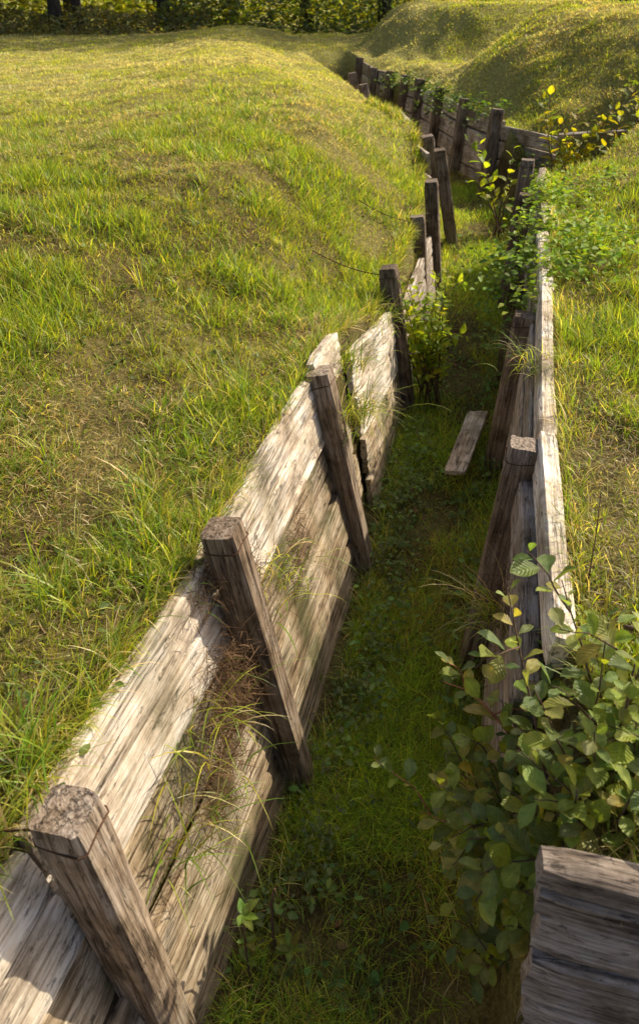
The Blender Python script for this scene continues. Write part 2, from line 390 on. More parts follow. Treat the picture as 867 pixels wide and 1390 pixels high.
# ------------------------------------------------------------------ timber
def beam_mesh(L, w, h, seed, rough=1.0, cracks=3, chip=.012, bow=.0):
    """a weathered timber: local X is its length, Y its thickness, Z its face height"""
    rr = random.Random(seed)
    nx = max(6, int(L / .05)); nw = max(3, int(w / .022)); nh = max(4, int(h / .022))
    r = min(w, h) * .10
    sec = []
    for a, b, n in (((-1, -1), (1, -1), nw), ((1, -1), (1, 1), nh), ((1, 1), (-1, 1), nw), ((-1, 1), (-1, -1), nh)):
        for k in range(n):
            t = (k + .5) / n
            sec.append(((a[0] + (b[0] - a[0]) * t) * w / 2, (a[1] + (b[1] - a[1]) * t) * h / 2, a, b))
    m = len(sec)
    crk = [(rr.randrange(m), rr.random() * L, rr.uniform(.25, .7) * L, rr.uniform(.003, .008)) for _ in range(cracks)]
    V = []; 
    for i in range(nx + 1):
        x = L * i / nx
        e = min(x, L - x)
        bo = bow * math.sin(math.pi * x / L)
        for j, (py, pz, a, b) in enumerate(sec):
            ny, nz = (a[0] + b[0]) / 2, (a[1] + b[1]) / 2
            d = (mnoise.noise((x * 1.6 + seed, j * 1.7, seed * 3.1)) * .0035 + mnoise.noise((x * 5 + seed, py * 45, pz * 45)) * .0025) * rough
            if e < .08: d -= (1 - e / .08) ** 2 * chip * (.35 + .65 * abs(mnoise.noise((seed * 2.3 + x * 9, py * 11, pz * 11))))
            for (cj, cx, cl, cd) in crk:
                if cj == j and abs(x - cx) < cl: d -= cd * (1 - (abs(x - cx) / cl) ** 2)
            # worn arrises
            corner = max(0, (abs(py) / (w / 2) + abs(pz) / (h / 2)) - 1.65) * .02 * rough
            q = 1 - corner
            ex = 0
            if i in (0, nx):
                ex = mnoise.noise((py * 12 + seed, pz * 12, x * 3)) * .007 * rough * (1 if i == nx else -1)
            wv = (mnoise.noise((x * 2.3 + seed * 7, 3.3 if pz > 0 else 8.1, 0)) * .007 + mnoise.noise((x * 9 + seed * 7, 3.3 if pz > 0 else 8.1, 4)) * .004) * rough * (abs(pz) / (h / 2)) ** 3 * min(1, h / .1)
            V.append((x + ex, py * q + ny * d + bo, pz * q + nz * d + wv))
    F4 = []
    for i in range(nx):
        for j in range(m):
            k = (j + 1) % m
            F4.append((i * m + j, i * m + k, (i + 1) * m + k, (i + 1) * m + j))
    F3 = []
    for i, flip in ((0, True), (nx, False)):
        base = i * m
        c0 = len(V); 
        ring = [V[base + j] for j in range(m)]
        cx = sum(p[0] for p in ring) / m
        for j in range(m):
            p = ring[j]
            V.append((cx + mnoise.noise((p[1] * 40 + seed, p[2] * 40, 5.0)) * .004, p[1] * .5, p[2] * .5))
        V.append((cx, 0, 0)); cc = len(V) - 1
        for j in range(m):
            k = (j + 1) % m
            q = (base + j, base + k, c0 + k, c0 + j); t3 = (c0 + j, c0 + k, cc)
            F4.append(q[::-1] if not flip else q); F3.append(t3[::-1] if not flip else t3)
    # orientation check not needed: closed shells are shaded two-sided
    return np_mesh('timber', np.array(V), [np.array(F4), np.array(F3)])

def frame_between(p0, p1, up):
    p0 = Vector(p0); p1 = Vector(p1); up = Vector(up)
    x = (p1 - p0).normalized(); y = up.cross(x).normalized(); z = x.cross(y)
    M = Matrix((x, y, z)).transposed().to_4x4(); M.translation = p0
    return M, (p1 - p0).length

SEED = [1]
def timber(name, p0, p1, up, w, h, mat, parent=None, **kw):
    SEED[0] += 1
    M, L = frame_between(p0, p1, up)
    me = beam_mesh(L, w, h, SEED[0] * 1.37, **kw)
    o = link_mesh(name, me, mat, parent)
    me.set_sharp_from_angle(angle=R(38))
    if parent is not None:
        M = Matrix.Translation(-Vector(parent.location)) @ M
    o.matrix_basis = M
    return o

def tube_mesh(paths, sides=6):
    """paths: list of (points, radii)"""
    V = []; F4 = []; F3 = []
    for pts, rad in paths:
        pts = [Vector(p) for p in pts]; n = len(pts); base = len(V)
        prev = None
        for i, p in enumerate(pts):
            t = (pts[min(i + 1, n - 1)] - pts[max(i - 1, 0)]).normalized()
            a = Vector((0, 0, 1)) if abs(t.z) < .9 else Vector((1, 0, 0))
            u = t.cross(a).normalized() if prev is None else (prev - t * prev.dot(t)).normalized()
            prev = u; v = t.cross(u)
            for k in range(sides):
                an = 2 * math.pi * k / sides
                V.append(p + (u * math.cos(an) + v * math.sin(an)) * rad[i])
        for i in range(n - 1):
            for k in range(sides):
                k2 = (k + 1) % sides
                F4.append((base + i * sides + k, base + i * sides + k2, base + (i + 1) * sides + k2, base + (i + 1) * sides + k))
        for i, fl in ((0, 1), (n - 1, 0)):
            V.append(pts[i]); c = len(V) - 1
            for k in range(sides):
                k2 = (k + 1) % sides
                t3 = (base + i * sides + k, base + i * sides + k2, c)
                F3.append(t3[::-1] if fl else t3)
    return np_mesh('tube', np.array([tuple(v) for v in V]), [np.array(F4), np.array(F3)])

def post(base, top, facing, w, d, mat, label, wire=True, anchor=None, group='timber posts lining the trench', chip=.008):
    """facing: horizontal direction of the trench here; the post's faces follow it"""
    t = empty('timber_post', base, label, 'post', group)
    f = Vector((facing[0], facing[1], 0)).normalized()
    b = Vector(base); tp = Vector(top)
    ext = (tp - b).normalized() * .25
    timber('shaft', b - ext, tp, f, w, d, mat, t, rough=.8, cracks=4, chip=chip)
    if wire:
        ax = (tp - b).normalized(); yv = f.cross(ax).normalized(); zv = ax.cross(yv)
        c = tp - ax * .055
        pts = []
        for k in range(29):
            a = 2 * math.pi * k / 28
            ca, sa = math.cos(a), math.sin(a)
            s = 1 / max(abs(ca), abs(sa))
            s = min(s, 1.32)
            pts.append(c + yv * (ca * s * (w / 2 + .002)) + zv * (sa * s * (d / 2 + .002)) + ax * (.006 * math.sin(a * 2 + base[1])) - b)
        me = tube_mesh([(pts, [.0022] * len(pts))], 5)
        link_mesh('wire_tie', me, RUST, t)
    if anchor:
        a0 = tp - (tp - b).normalized() * .06 - b
        a1 = Vector(anchor) - b
        P = []
        for s in (0, math.pi):
            pts = []
            n = 60
            for k in range(n + 1):
                q = k / n
                p = a0.lerp(a1, q) - Vector((0, 0, .03 * math.sin(math.pi * q)))
                pts.append(p + Vector((math.cos(q * 75 + s) * .0025, 0, math.sin(q * 75 + s) * .0025)))
            P.append((pts, [.002] * (n + 1)))
        link_mesh('anchor_wire', tube_mesh(P, 5), RUST, t)
    return t

def tang(fn, y): return ((float(fn(y + .3)) - float(fn(y - .3))) / .6, 1.0)

# ---- left posts: (top, base, w, d, label, anchor)
LP = [
 ((-.475, .815, 1.22), (-.385, .85, 0), .11, .10, 'square weathered post nearest the viewer, cut off by the bottom edge at left', (-1.3, .86, 1.12)),
 ((-.275, 1.665, 1.235), (-.07, 1.70, 0), .105, .10, 'leaning left wall post beside the brown root debris, second from the viewer', None),
 ((-.005, 2.89, 1.14), (.23, 2.91, 0), .105, .11, 'left wall post with green grass tufts hanging at its side, third from the viewer', None),
 ((.425, 4.57, 1.05), (.61, 4.57, 0), .115, .12, 'dark left wall post directly left of the yellow green sapling', (-.05, 4.62, 1.14)),
 ((.80, 6.28, .93), (.90, 6.30, 0), .13, .11, 'low dark post behind the sapling at the foot of the grass slope', (.30, 6.0, 1.12)),
 ((.985, 6.93, 1.07), (1.12, 6.97, 0), .12, .12, 'straight dark post right next to the low post behind the sapling', None),
 ((1.27, 8.5, 1.06), (1.52, 8.58, 0), .13, .13, 'tall leaning left post standing alone before the trench bends', None),
 ((1.29, 9.75, 1.00), (1.45, 9.78, 0), .16, .16, 'short stumpy post right at the grass edge just past the tall leaning one', None),
 ((1.10, 10.70, 1.06), (1.28, 10.72, 0), .15, .15, 'short post stub beside a loose board on the far left edge of the trench', None),
 ((.93, 11.5, 1.08), (1.1, 11.5, 0), .16, .16, 'dark blunt post stub half sunk behind the grass slope', None),
 ((.74, 14.2, 1.12), (.92, 14.2, 0), .16, .16, 'small far post stub poking over the sunny slope', None),
 ((.62, 16.2, 1.12), (.78, 16.2, 0), .16, .16, 'farthest post stub poking over the sunny slope edge', None),
]
for (tp, bs, w, d, lab, anc) in LP:
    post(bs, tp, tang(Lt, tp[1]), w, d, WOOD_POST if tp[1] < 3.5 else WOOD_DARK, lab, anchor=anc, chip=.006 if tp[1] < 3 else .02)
# ---- right posts
RP = [
 ((.735, 2.30, 1.13), (.665, 2.29, 0), .105, .11, 'dark slanted right wall post nearest the viewer, with pale worn top'),
 ((1.12, 3.87, 1.01), (1.07, 3.87, 0), .12, .12, 'dark slanted right wall post above the loose fallen board'),
 ((1.36, 5.05, .86), (1.37, 5.06, 0), .11, .11, 'low black shaded post hidden behind the second right wall post'),
 ((1.72, 6.46, 1.06), (1.66, 6.47, 0), .13, .13, 'short right post stub buried in green weeds, nearer of the corner pair'),
 ((2.08, 7.95, 1.06), (2.05, 7.95, 0), .14, .13, 'short right post stub with pale side, farther of the corner pair'),
 ((2.44, 11.3, 1.10), (2.37, 11.28, 0), .16, .15, 'tall dark post at the side recess, rightmost of the far row'),
 ((2.20, 12.52, 1.09), (2.12, 12.5, 0), .16, .15, 'tall dark post of the far row with leaves hanging at its top'),
 ((2.01, 13.97, 1.09), (1.94, 13.97, 0), .15, .15, 'slender tall post of the far row, third from the side recess'),
 ((1.83, 15.3, 1.10), (1.76, 15.3, 0), .17, .15, 'thick dark post of the far row, fourth from the side recess'),
 ((1.66, 16.2, 1.08), (1.58, 16.2, 0), .15, .15, 'leaning thin post of the far row where green weeds fill the gap'),
 ((1.42, 16.9, 1.09), (1.36, 16.9, 0), .15, .15, 'narrow post of the far row between green weeds and plank gap'),
 ((1.12, 17.6, 1.10), (1.05, 17.6, 0), .17, .15, 'post of the far row at the near end of the last plank panel'),
 ((.93, 19.6, 1.14), (.86, 19.6, 0), .17, .15, 'last post of the far row where the trench ends in shade'),
]
for (tp, bs, w, d, lab) in RP:
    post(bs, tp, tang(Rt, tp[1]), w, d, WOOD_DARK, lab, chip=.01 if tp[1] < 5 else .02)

# ---- plank walls
def wall_bay(side, y0, y1, heights, label, mat, thick=.05, ztop=1.1, tops=None, miss=(), jit=.012, over=.04, lean_in=None, group='plank walls between the posts', top_mat=None, ntop=2, dz=0.0):
    ft, fb = (Lt, Lb) if side == 'L' else (Rt, Rb)
    sgn = -1 if side == 'L' else 1
    ym = (y0 + y1) / 2
    t = empty('plank_revetment', (float(fb(ym)), ym, 0), label, 'plank revetment', group)
    rr = random.Random(int(y0 * 100) + (0 if side == 'L' else 5))
    zt = ztop
    H = ztop
    for k, h in enumerate(heights):
        zc = zt - h / 2; zt -= h
        if k in miss: continue
        def P(y, jz, jx):
            q = (zc + jz) / 1.1
            x = float(fb(y)) + (float(ft(y)) - float(fb(y))) * q
            return Vector((x + sgn * (thick / 2 + .004 + jx), y, zc + jz))
        jx0, jx1 = rr.uniform(0, jit), rr.uniform(0, jit)
        if lean_in: jx0 += lean_in[k]; jx1 += lean_in[k]
        ya = y0 - over * rr.uniform(.2, 1); yb = y1 + over * rr.uniform(.2, 1)
        p0 = P(ya, rr.uniform(-.006, .006), jx0); p1 = P(yb, rr.uniform(-.006, .006) + dz * (1 - k / max(len(heights), 1)), jx1)
        # board follows the batter of the wall
        slope = Vector((float(ft(ym)) - float(fb(ym)), 0, 1.1)).normalized()
        th = thick
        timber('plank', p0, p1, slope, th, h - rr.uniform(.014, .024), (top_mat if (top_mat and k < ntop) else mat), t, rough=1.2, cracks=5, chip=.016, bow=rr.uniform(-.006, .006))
    return t
hL = [.16, .19, .25, .26, .26]
inset = [-.004, .004, .030, .002, .010]
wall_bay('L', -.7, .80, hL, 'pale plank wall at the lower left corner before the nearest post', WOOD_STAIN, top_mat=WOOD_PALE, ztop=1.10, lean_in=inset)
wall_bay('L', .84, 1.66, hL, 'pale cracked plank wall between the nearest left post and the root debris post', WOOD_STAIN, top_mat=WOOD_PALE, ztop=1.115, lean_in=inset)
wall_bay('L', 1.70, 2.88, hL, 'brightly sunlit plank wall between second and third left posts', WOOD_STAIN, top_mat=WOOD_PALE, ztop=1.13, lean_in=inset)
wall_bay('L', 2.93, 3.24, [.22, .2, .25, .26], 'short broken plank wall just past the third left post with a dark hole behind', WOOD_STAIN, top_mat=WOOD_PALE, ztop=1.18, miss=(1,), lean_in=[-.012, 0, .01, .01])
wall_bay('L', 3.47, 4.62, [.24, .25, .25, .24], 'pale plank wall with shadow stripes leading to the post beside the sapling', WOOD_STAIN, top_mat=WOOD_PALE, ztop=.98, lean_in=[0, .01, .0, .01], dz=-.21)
wall_bay('L', 4.68, 6.9, [.18, .21, .22], 'shaded left plank wall behind the yellow green sapling', WOOD_GREY, ztop=.62)
wall_bay('L', 6.95, 8.6, [.18, .21, .22], 'left plank wall up to the tall leaning post', WOOD_GREY, ztop=.64)
wall_bay('L', 8.7, 11.5, [.25, .28, .28, .26], 'far left plank wall below the post stubs at the grass edge', WOOD_GREY, ztop=1.0)
wall_bay('L', 11.6, 16.2, [.25, .28, .28, .26], 'farthest left plank wall hidden below the sunny slope', WOOD_GREY, ztop=1.0)

hR = [.15, .20, .24, .24, .24]
insR = [0, -.055, -.03, -.03, -.03]
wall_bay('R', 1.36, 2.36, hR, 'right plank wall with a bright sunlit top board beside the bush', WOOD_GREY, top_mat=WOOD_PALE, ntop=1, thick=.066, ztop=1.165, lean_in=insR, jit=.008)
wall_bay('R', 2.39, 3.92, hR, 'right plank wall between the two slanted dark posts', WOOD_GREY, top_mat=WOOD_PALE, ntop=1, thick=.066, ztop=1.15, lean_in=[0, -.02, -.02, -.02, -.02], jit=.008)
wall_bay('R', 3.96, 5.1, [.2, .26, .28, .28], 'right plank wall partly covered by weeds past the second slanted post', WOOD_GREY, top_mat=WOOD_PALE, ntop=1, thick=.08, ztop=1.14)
wall_bay('R', 5.5, 6.5, [.2, .26, .28, .28], 'right plank wall mostly buried in weeds before the corner stubs', WOOD_GREY, thick=.07, ztop=1.06)
wall_bay('R', 6.6, 7.95, [.25, .27, .28, .26], 'right plank wall between the two corner post stubs', WOOD_GREY, thick=.07, ztop=1.0)
for a, b, lab in ((11.3, 12.5, 'far plank wall between the recess post and its leafy neighbour'), (12.5, 13.97, 'far plank wall with a raised pale top board in the middle of the row'),
                  (13.97, 15.3, 'far plank wall with bluish boards left of the slender post'), (15.3, 16.2, 'narrow far plank wall left of the thick dark post'),
                  (16.9, 17.6, 'tiny far plank wall beside the green weeds'), (17.6, 19.6, 'farthest plank panel between the last two posts')):
    wall_bay('R', a, b, [.24, .26, .26, .24], lab, WOOD_GREY, thick=.06, ztop=.96 if a < 16 else 1.06, jit=.02)
# the return wall of the side recess
def free_wall(pA, pB, heights, ztop, label, mat, thick=.06, name='plank_revetment', group='plank walls between the posts', lean=(0, 0, 1)):
    t = empty(name, (pA[0], pA[1], 0), label, 'plank revetment', group)
    zt = ztop
    for h in heights:
        zc = zt - h / 2; zt -= h
        j = random.uniform(-.008, .008)
        if thick == .062: pA = (pA[0] + .012, pA[1])
        timber('plank', (pA[0] + j, pA[1] + j, zc), (pB[0] + j, pB[1] + j, zc + random.uniform(-.01, .01)), lean, thick, h - .016, mat, t, rough=1.1, cracks=5, chip=.018)
    return t
free_wall((2.52, 11.22), (3.02, 10.25), [.2, .24, .24, .22], .92, 'low plank return wall of the side recess right of the far post row', WOOD_GREY)
# heavy stacked beams at the lower right corner
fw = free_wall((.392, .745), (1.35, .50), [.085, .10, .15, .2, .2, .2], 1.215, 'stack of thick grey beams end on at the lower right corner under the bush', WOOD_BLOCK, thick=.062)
# loose boards
b = timber('fallen_board', (0.775, 3.582, .17), (1.040, 4.307, .17), (-.2, -.1, 1), .125, .035, WOOD_PALE, rough=1.2, cracks=4)
tag(b, 'short loose grey board lying on the trench floor beside the second right post', 'board')
b = timber('broken_board', (1.62, 4.66, 1.13), (1.82, 4.52, 1.15), (.2, 0, 1), .09, .03, WOOD_GREY, rough=1.4)
tag(b, 'broken piece of board lying in the weeds on the right bank', 'board')
b = timber('loose_board', (1.02, 10.9, 1.13), (1.12, 10.45, 1.06), (.3, 0, 1), .12, .035, WOOD_GREY, rough=1.4)
tag(b, 'loose tilted board by the post stubs at the far grass edge', 'board')
b = timber('top_board', (1.60, 5.25, 1.10), (1.73, 5.85, 1.12), (.05, 0, 1), .11, .04, WOOD_PALE, rough=1.4)
tag(b, 'pale board lying flat on the right trench edge among green weeds', 'board')
b = timber('rail_board', (2.9, 9.85, .98), (4.1, 10.0, 1.02), (0, -.3, 1), .05, .06, WOOD_GREY, rough=1.4)
tag(b, 'thin weathered rail lying across the recess below the right mound', 'board')

# ------------------------------------------------------------------ blades and leaves (numpy)
def blades(P, az, Ln, W, bend, colr, tipcol=None, segs=3, yaw=None, lean0=None):
    """P (n,3) base, az direction of lean, bend = radians the tip has turned from upright"""
    n = len(P)
    ts = np.linspace(0, 1, segs + 1)
    dirx = np.cos(az); diry = np.sin(az)
    sx = -diry; sy = dirx
    if yaw is not None:
        sx, sy = np.cos(yaw), np.sin(yaw)
    if lean0 is None: lean0 = np.zeros(n)
    V = np.zeros((n, 2 * segs + 1, 3), dtype=np.float32)
    C = np.zeros((n, 2 * segs + 1, 3), dtype=np.float32)
    cx = np.zeros(n); cz = np.zeros(n)
    if tipcol is None: tipcol = colr
    for i, t in enumerate(ts):
        if i > 0:
            th = lean0 + bend * (t - .5 / segs)
            cx = cx + np.sin(th) * Ln / segs; cz = cz + np.cos(th) * Ln / segs
        w = W * (1 - t ** 1.6) * .5 * (0.75 + .5 * min(t * 3, 1) * (1 if t < 1 else 0))
        px = P[:, 0] + dirx * cx; py = P[:, 1] + diry * cx; pz = P[:, 2] + cz
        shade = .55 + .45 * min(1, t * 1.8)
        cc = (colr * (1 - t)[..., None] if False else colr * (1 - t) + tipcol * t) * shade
        if i < segs:
            V[:, 2 * i, 0] = px - sx * w; V[:, 2 * i, 1] = py - sy * w; V[:, 2 * i, 2] = pz
            V[:, 2 * i + 1, 0] = px + sx * w; V[:, 2 * i + 1, 1] = py + sy * w; V[:, 2 * i + 1, 2] = pz
            C[:, 2 * i] = cc; C[:, 2 * i + 1] = cc
        else:
            V[:, 2 * i, 0] = px; V[:, 2 * i, 1] = py; V[:, 2 * i, 2] = pz; C[:, 2 * i] = cc
    nv = 2 * segs + 1
    b = (np.arange(n) * nv)[:, None]
    q = np.concatenate([b + np.array([[2 * i, 2 * i + 1, 2 * i + 3, 2 * i + 2]]) for i in range(segs - 1)], 0)
    t3 = b + np.array([[2 * segs - 2, 2 * segs - 1, 2 * segs]])
    return V.reshape(-1, 3), q, t3, C.reshape(-1, 3)

def merge_blades(parts):
    Vs, Qs, Ts, Cs = [], [], [], []; off = 0
    for V, q, t, C in parts:
        Vs.append(V); Qs.append(q + off); Ts.append(t + off); Cs.append(C); off += len(V)
    return np.concatenate(Vs), [np.concatenate(Qs), np.concatenate(Ts)], np.concatenate(Cs)

def palette(n, w_green, w_yel, w_dry, rng=RNG):
    """albedo per blade: fresh green, yellow green, dry straw"""
    u = rng.random(n) * (w_green + w_yel + w_dry)
    c = np.zeros((n, 3))
    gsel = u < w_green; ysel = (~gsel) & (u < w_green + w_yel); dsel = ~(gsel | ysel)
    c[gsel] = np.array([.22, .34, .035]); c[ysel] = np.array([.47, .50, .065]); c[dsel] = np.array([.74, .61, .31])
    c *= rng.uniform(.5, 1.35, (n, 1))
    c *= 1 + rng.uniform(-.12, .12, (n, 3))
    return c

HC = 2.5; PITCH = R(33.5)
def in_view(x, y, z, m=1.25):
    dep = y * math.cos(PITCH) - (z - HC) * math.sin(PITCH)
    up = y * math.sin(PITCH) + (z - HC) * math.cos(PITCH)
    a = np.abs(x) < dep * (433.5 / 1011) * m + .25
    return (dep > .1) & a & (up > -dep * 1.0 * (740 / 1011) - .3) & (up < dep * .75)

def scatter(x0, x1, y0, y1, dens):
    n = int((x1 - x0) * (y1 - y0) * dens)
    return RNG.uniform(x0, x1, n), RNG.uniform(y0, y1, n)

def turf(filter_fn, mode, dmul=1.0):
    """collect blades over the bands where filter_fn(x,y) is true"""
    parts = []
    bands = [(.2, 2.2, 15000, 1.0), (2.2, 3.6, 10000, 1.1), (3.6, 5.5, 7500, 1.25), (5.5, 8.5, 4200, 1.5), (8.5, 13, 2100, 2.0), (13, 20, 1000, 2.9), (20, 34, 380, 4.4), (34, 52, 30, 9.0)]
    for y0, y1, dens, wm in bands:
        xm = (y1 + 1.2) * .62 + .5
        x, y = scatter(-xm, xm, y0, y1, dens * dmul)
        k = filter_fn(x, y); x, y = x[k], y[k]
        if len(x) == 0: continue
        z = ground_z(x, y)
        k = in_view(x, y, z); x, y, z = x[k], y[k], z[k]
        if len(x) == 0: continue
        clump = fbm(x * 2.4, y * 2.4, 50, 3); fine = vnoise(x * 9, y * 9, 60); dry = fbm(x * .9 + 3, y * .9, 70, 3); bare = fbm(x * 3.1, y * 3.1, 81, 3)
        yield_parts = []
        if mode == 'bank':
            keep = RNG.random(len(x)) < np.clip(.85 + .15 * sstep(5, 12, y) + 2.2 * (clump - .42) + .7 * (fine - .5), .42, 1) * np.where((bare < .38) & (y < 7), .75, 1)
            x, y, z, clump, fine, dry = x[keep], y[keep], z[keep], clump[keep], fine[keep], dry[keep]
            n = len(x)
            tall = np.clip((clump - .45) * 5, 0, 1) * (1 - .75 * sstep(5, 14, y))
            Ln = (.026 + .034 * RNG.random(n) + tall * .12 * RNG.random(n) ** 1.2) * (1 + .05 * (wm - 1))
            isd = RNG.random(n)
            pg = np.clip(.55 + 1.6 * (clump - .45), .2, 1.0)
            pd = np.clip(.42 + 1.8 * (dry - .5) + .5 * (.45 - bare[keep]), .08, .85) * (1 - .4 * tall)
            c = palette(n, 0, 1, 0)
            cg = palette(n, 1, 0, 0); cd = palette(n, 0, 0, 1)
            farw = sstep(6, 16, y) * np.where((x > 2.6) & (y > 10.5), .45, 1)  # distance weight: drier blades, and haze put into their colour
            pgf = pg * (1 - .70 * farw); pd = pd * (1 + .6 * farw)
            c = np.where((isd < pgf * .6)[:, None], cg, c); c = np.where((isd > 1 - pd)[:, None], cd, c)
            c = np.minimum(c * (1 + .45 * farw)[:, None], .92)  # far blades lightened in colour in place of hazy air
            Wd = RNG.uniform(.0020, .0042, n) * (1 + .35 * tall) * wm
            bend = np.abs(RNG.normal(.55, .45, n)); lean0 = np.abs(RNG.normal(.45, .38, n)) + .35 * farw
            flat = isd > 1 - pd
            lean0 = np.where(flat, RNG.uniform(.5, 1.35, n), lean0)
        elif mode == 'floor':
            keep = RNG.random(len(x)) < np.clip(.25 + 2.8 * (clump - .38), .10, 1)
            # beaten bare patch in the middle
            barep = ((x - 1.0) / .26) ** 2 + ((y - 5.35) / .42) ** 2 < 1
            keep &= ~(barep & (RNG.random(len(x)) < .93))
            x, y, z, clump, fine, dry = x[keep], y[keep], z[keep], clump[keep], fine[keep], dry[keep]
            n = len(x)
            Ln = (.035 + .11 * RNG.random(n) ** 1.3) * (.45 + 1.2 * clump)
            c = palette(n, .85, .28, .0) * 1.75; cd = palette(n, 0, 0, 1) * np.array([.85, .74, .6])
            c = np.where((RNG.random(n) < np.clip(.17 + 1.5 * (dry - .5), .03, .6))[:, None], cd, c)
            Wd = RNG.uniform(.0014, .0028, n) * wm
            bend = np.abs(RNG.normal(.9, .5, n)); lean0 = np.abs(RNG.normal(.35, .35, n))
        if mode == 'bank':      # flat dead thatch between the live blades
            nt = int((y1 - y0) * 2 * xm * dens * dmul * (.5 if y1 < 3.7 else .85))
            hx = RNG.uniform(-xm, xm, nt); hy = RNG.uniform(y0, y1, nt)
            k = filter_fn(hx, hy); hx, hy = hx[k], hy[k]; hz = ground_z(hx, hy)
            k = in_view(hx, hy, hz); hx, hy, hz = hx[k], hy[k], hz[k]
            nt = len(hx); ch = palette(nt, 0, .25, 1) * np.array([.72, .66, .58]) * RNG.uniform(.45, 1.2, (nt, 1))
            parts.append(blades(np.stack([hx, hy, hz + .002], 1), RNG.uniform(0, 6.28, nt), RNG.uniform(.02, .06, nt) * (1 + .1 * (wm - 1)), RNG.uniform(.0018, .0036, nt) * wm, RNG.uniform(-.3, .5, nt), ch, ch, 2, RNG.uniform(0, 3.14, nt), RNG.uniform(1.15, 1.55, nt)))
        az = RNG.uniform(0, 2 * math.pi, n)
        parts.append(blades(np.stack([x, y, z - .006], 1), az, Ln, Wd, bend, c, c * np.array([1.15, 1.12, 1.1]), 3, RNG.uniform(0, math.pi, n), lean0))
        # tufts of long blades
        if mode == 'bank':
            nt = int((y1 - y0) * min(2 * xm, 14) * (5.0 if y1 < 6 else (1.2 if y1 < 14 else .25)) * dmul)
            tx = RNG.uniform(-xm, xm, nt); ty = RNG.uniform(y0, y1, nt)
            k = filter_fn(tx, ty); tx, ty = tx[k], ty[k]
            tz = ground_z(tx, ty) if len(tx) else tx
            if len(tx):
                nb = 34 if y1 < 6 else 22
                size = np.repeat(RNG.uniform(.6, 1.25, len(tx)), nb)
                n2 = len(size)
                px = np.repeat(tx, nb) + RNG.normal(0, .028, n2) * size; py = np.repeat(ty, nb) + RNG.normal(0, .028, n2) * size
                pz = ground_z(px, py)
                c2 = palette(n2, .5, .5, .10)
                c2 *= np.repeat(RNG.uniform(.75, 1.25, len(tx)), nb)[:, None]
                az2 = np.arctan2(py - np.repeat(ty, nb), px - np.repeat(tx, nb)) + RNG.normal(0, .6, n2)
                L2 = (.06 + .11 * RNG.random(n2)) * size
                parts.append(blades(np.stack([px, py, pz - .006], 1), az2, L2, RNG.uniform(.003, .0055, n2) * (1 + (wm - 1) * .6),
                                    np.abs(RNG.normal(.9, .5, n2)), c2, c2 * 1.15, 4 if y1 < 4 else 3, az2 + math.pi / 2 + RNG.normal(0, .5, n2), np.abs(RNG.normal(.2, .2, n2))))
    # drop mixed seg counts: merge quads generically
    return parts

def out_left(x, y): return ((y > 20.6) & (x < Rt(y) + .1) & (y < 32)) | (x < Lt(y) - .045 + np.where(y > 4.66, .42 * (Lb(y) - Lt(y)), 0)) & (y < 32)
def out_right(x, y): return (x > Rt(y) + .10) & (y < 32) & ~((y > 8.6) & (x > 2.9))
def on_mound(x, y): return (x > Rt(y) + .07) & (y > 8.6) & (x > 2.9) & (y < 31)
def inside(x, y): return (x > Lb(y) + .0) & (x < Rb(y) - .0) & (y < 21)

def make_grass(filter_fn, mode, label, dmul=1.0):
    V, F, C = merge_blades(turf(filter_fn, mode, dmul))
    o = link_mesh('grass', np_mesh('grass', V, F, C), BLADE)
    tag(o, label, 'grass', kind='stuff')
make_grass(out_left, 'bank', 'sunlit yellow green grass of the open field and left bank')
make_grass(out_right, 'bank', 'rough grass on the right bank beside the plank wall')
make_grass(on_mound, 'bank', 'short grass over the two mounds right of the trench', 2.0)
def fringe(side, y0, y1, n, label):
    y = RNG.uniform(y0, y1, n)
    dens = fbm(y * 3.0, y * 0 + (2 if side == 'L' else 9), 66, 3)
    k = RNG.random(n) < np.clip((dens - .36) * 4, .08, 1); y = y[k]; n = len(y)
    off = .05 + np.abs(RNG.normal(0, .05, n))
    x = Lt(y) - off if side == 'L' else Rt(y) + off + .035
    z = ground_z(x, y)
    c = palette(n, .4, .4, .3)
    az = (0.0 if side == 'L' else math.pi) + RNG.normal(0, 1.1, n)
    Ln = RNG.uniform(.04, .16, n)
    wm = np.clip(y / 3.0, 1, 2.5)
    V, q, t, C = blades(np.stack([x, y, z - .006], 1), az, Ln, RNG.uniform(.0022, .0042, n) * wm, np.abs(RNG.normal(1.0, .5, n)), c, c * 1.15, 4, az + math.pi / 2 + RNG.normal(0, .5, n), np.abs(RNG.normal(.3, .3, n)))
    o = link_mesh('grass', np_mesh('grass', V, [q, t], C), BLADE)
    tag(o, label, 'grass', kind='stuff')
def foot(side, label):
    n = 5200
    y = RNG.uniform(.8, 9, n)
    k = RNG.random(n) < np.clip((fbm(y * 2.2, y * 0 + (4 if side == 'L' else 19), 77, 3) - .30) * 3.2, .1, 1); y = y[k]; n = len(y)
    x = Lb(y) + .01 + np.abs(RNG.normal(0, .06, n)) if side == 'L' else Rb(y) - .02 - np.abs(RNG.normal(0, .07, n))
    c = palette(n, .6, .45, .2) * 1.2
    wm = np.clip(y / 3.0, 1, 2.2); az = RNG.uniform(0, 6.28, n)
    V, q, t, C = blades(np.stack([x, y, ground_z(x, y) - .006], 1), az, RNG.uniform(.05, .17, n), RNG.uniform(.002, .0042, n) * wm, np.abs(RNG.normal(.9, .5, n)), c, c * 1.15, 4, az + math.pi / 2, np.abs(RNG.normal(.25, .25, n)))
    tag(link_mesh('grass', np_mesh('grass', V, [q, t], C), BLADE), label, 'grass', kind='stuff')
foot('L', 'longer grass growing along the foot of the left plank walls')
foot('R', 'longer grass growing along the foot of the right plank walls')
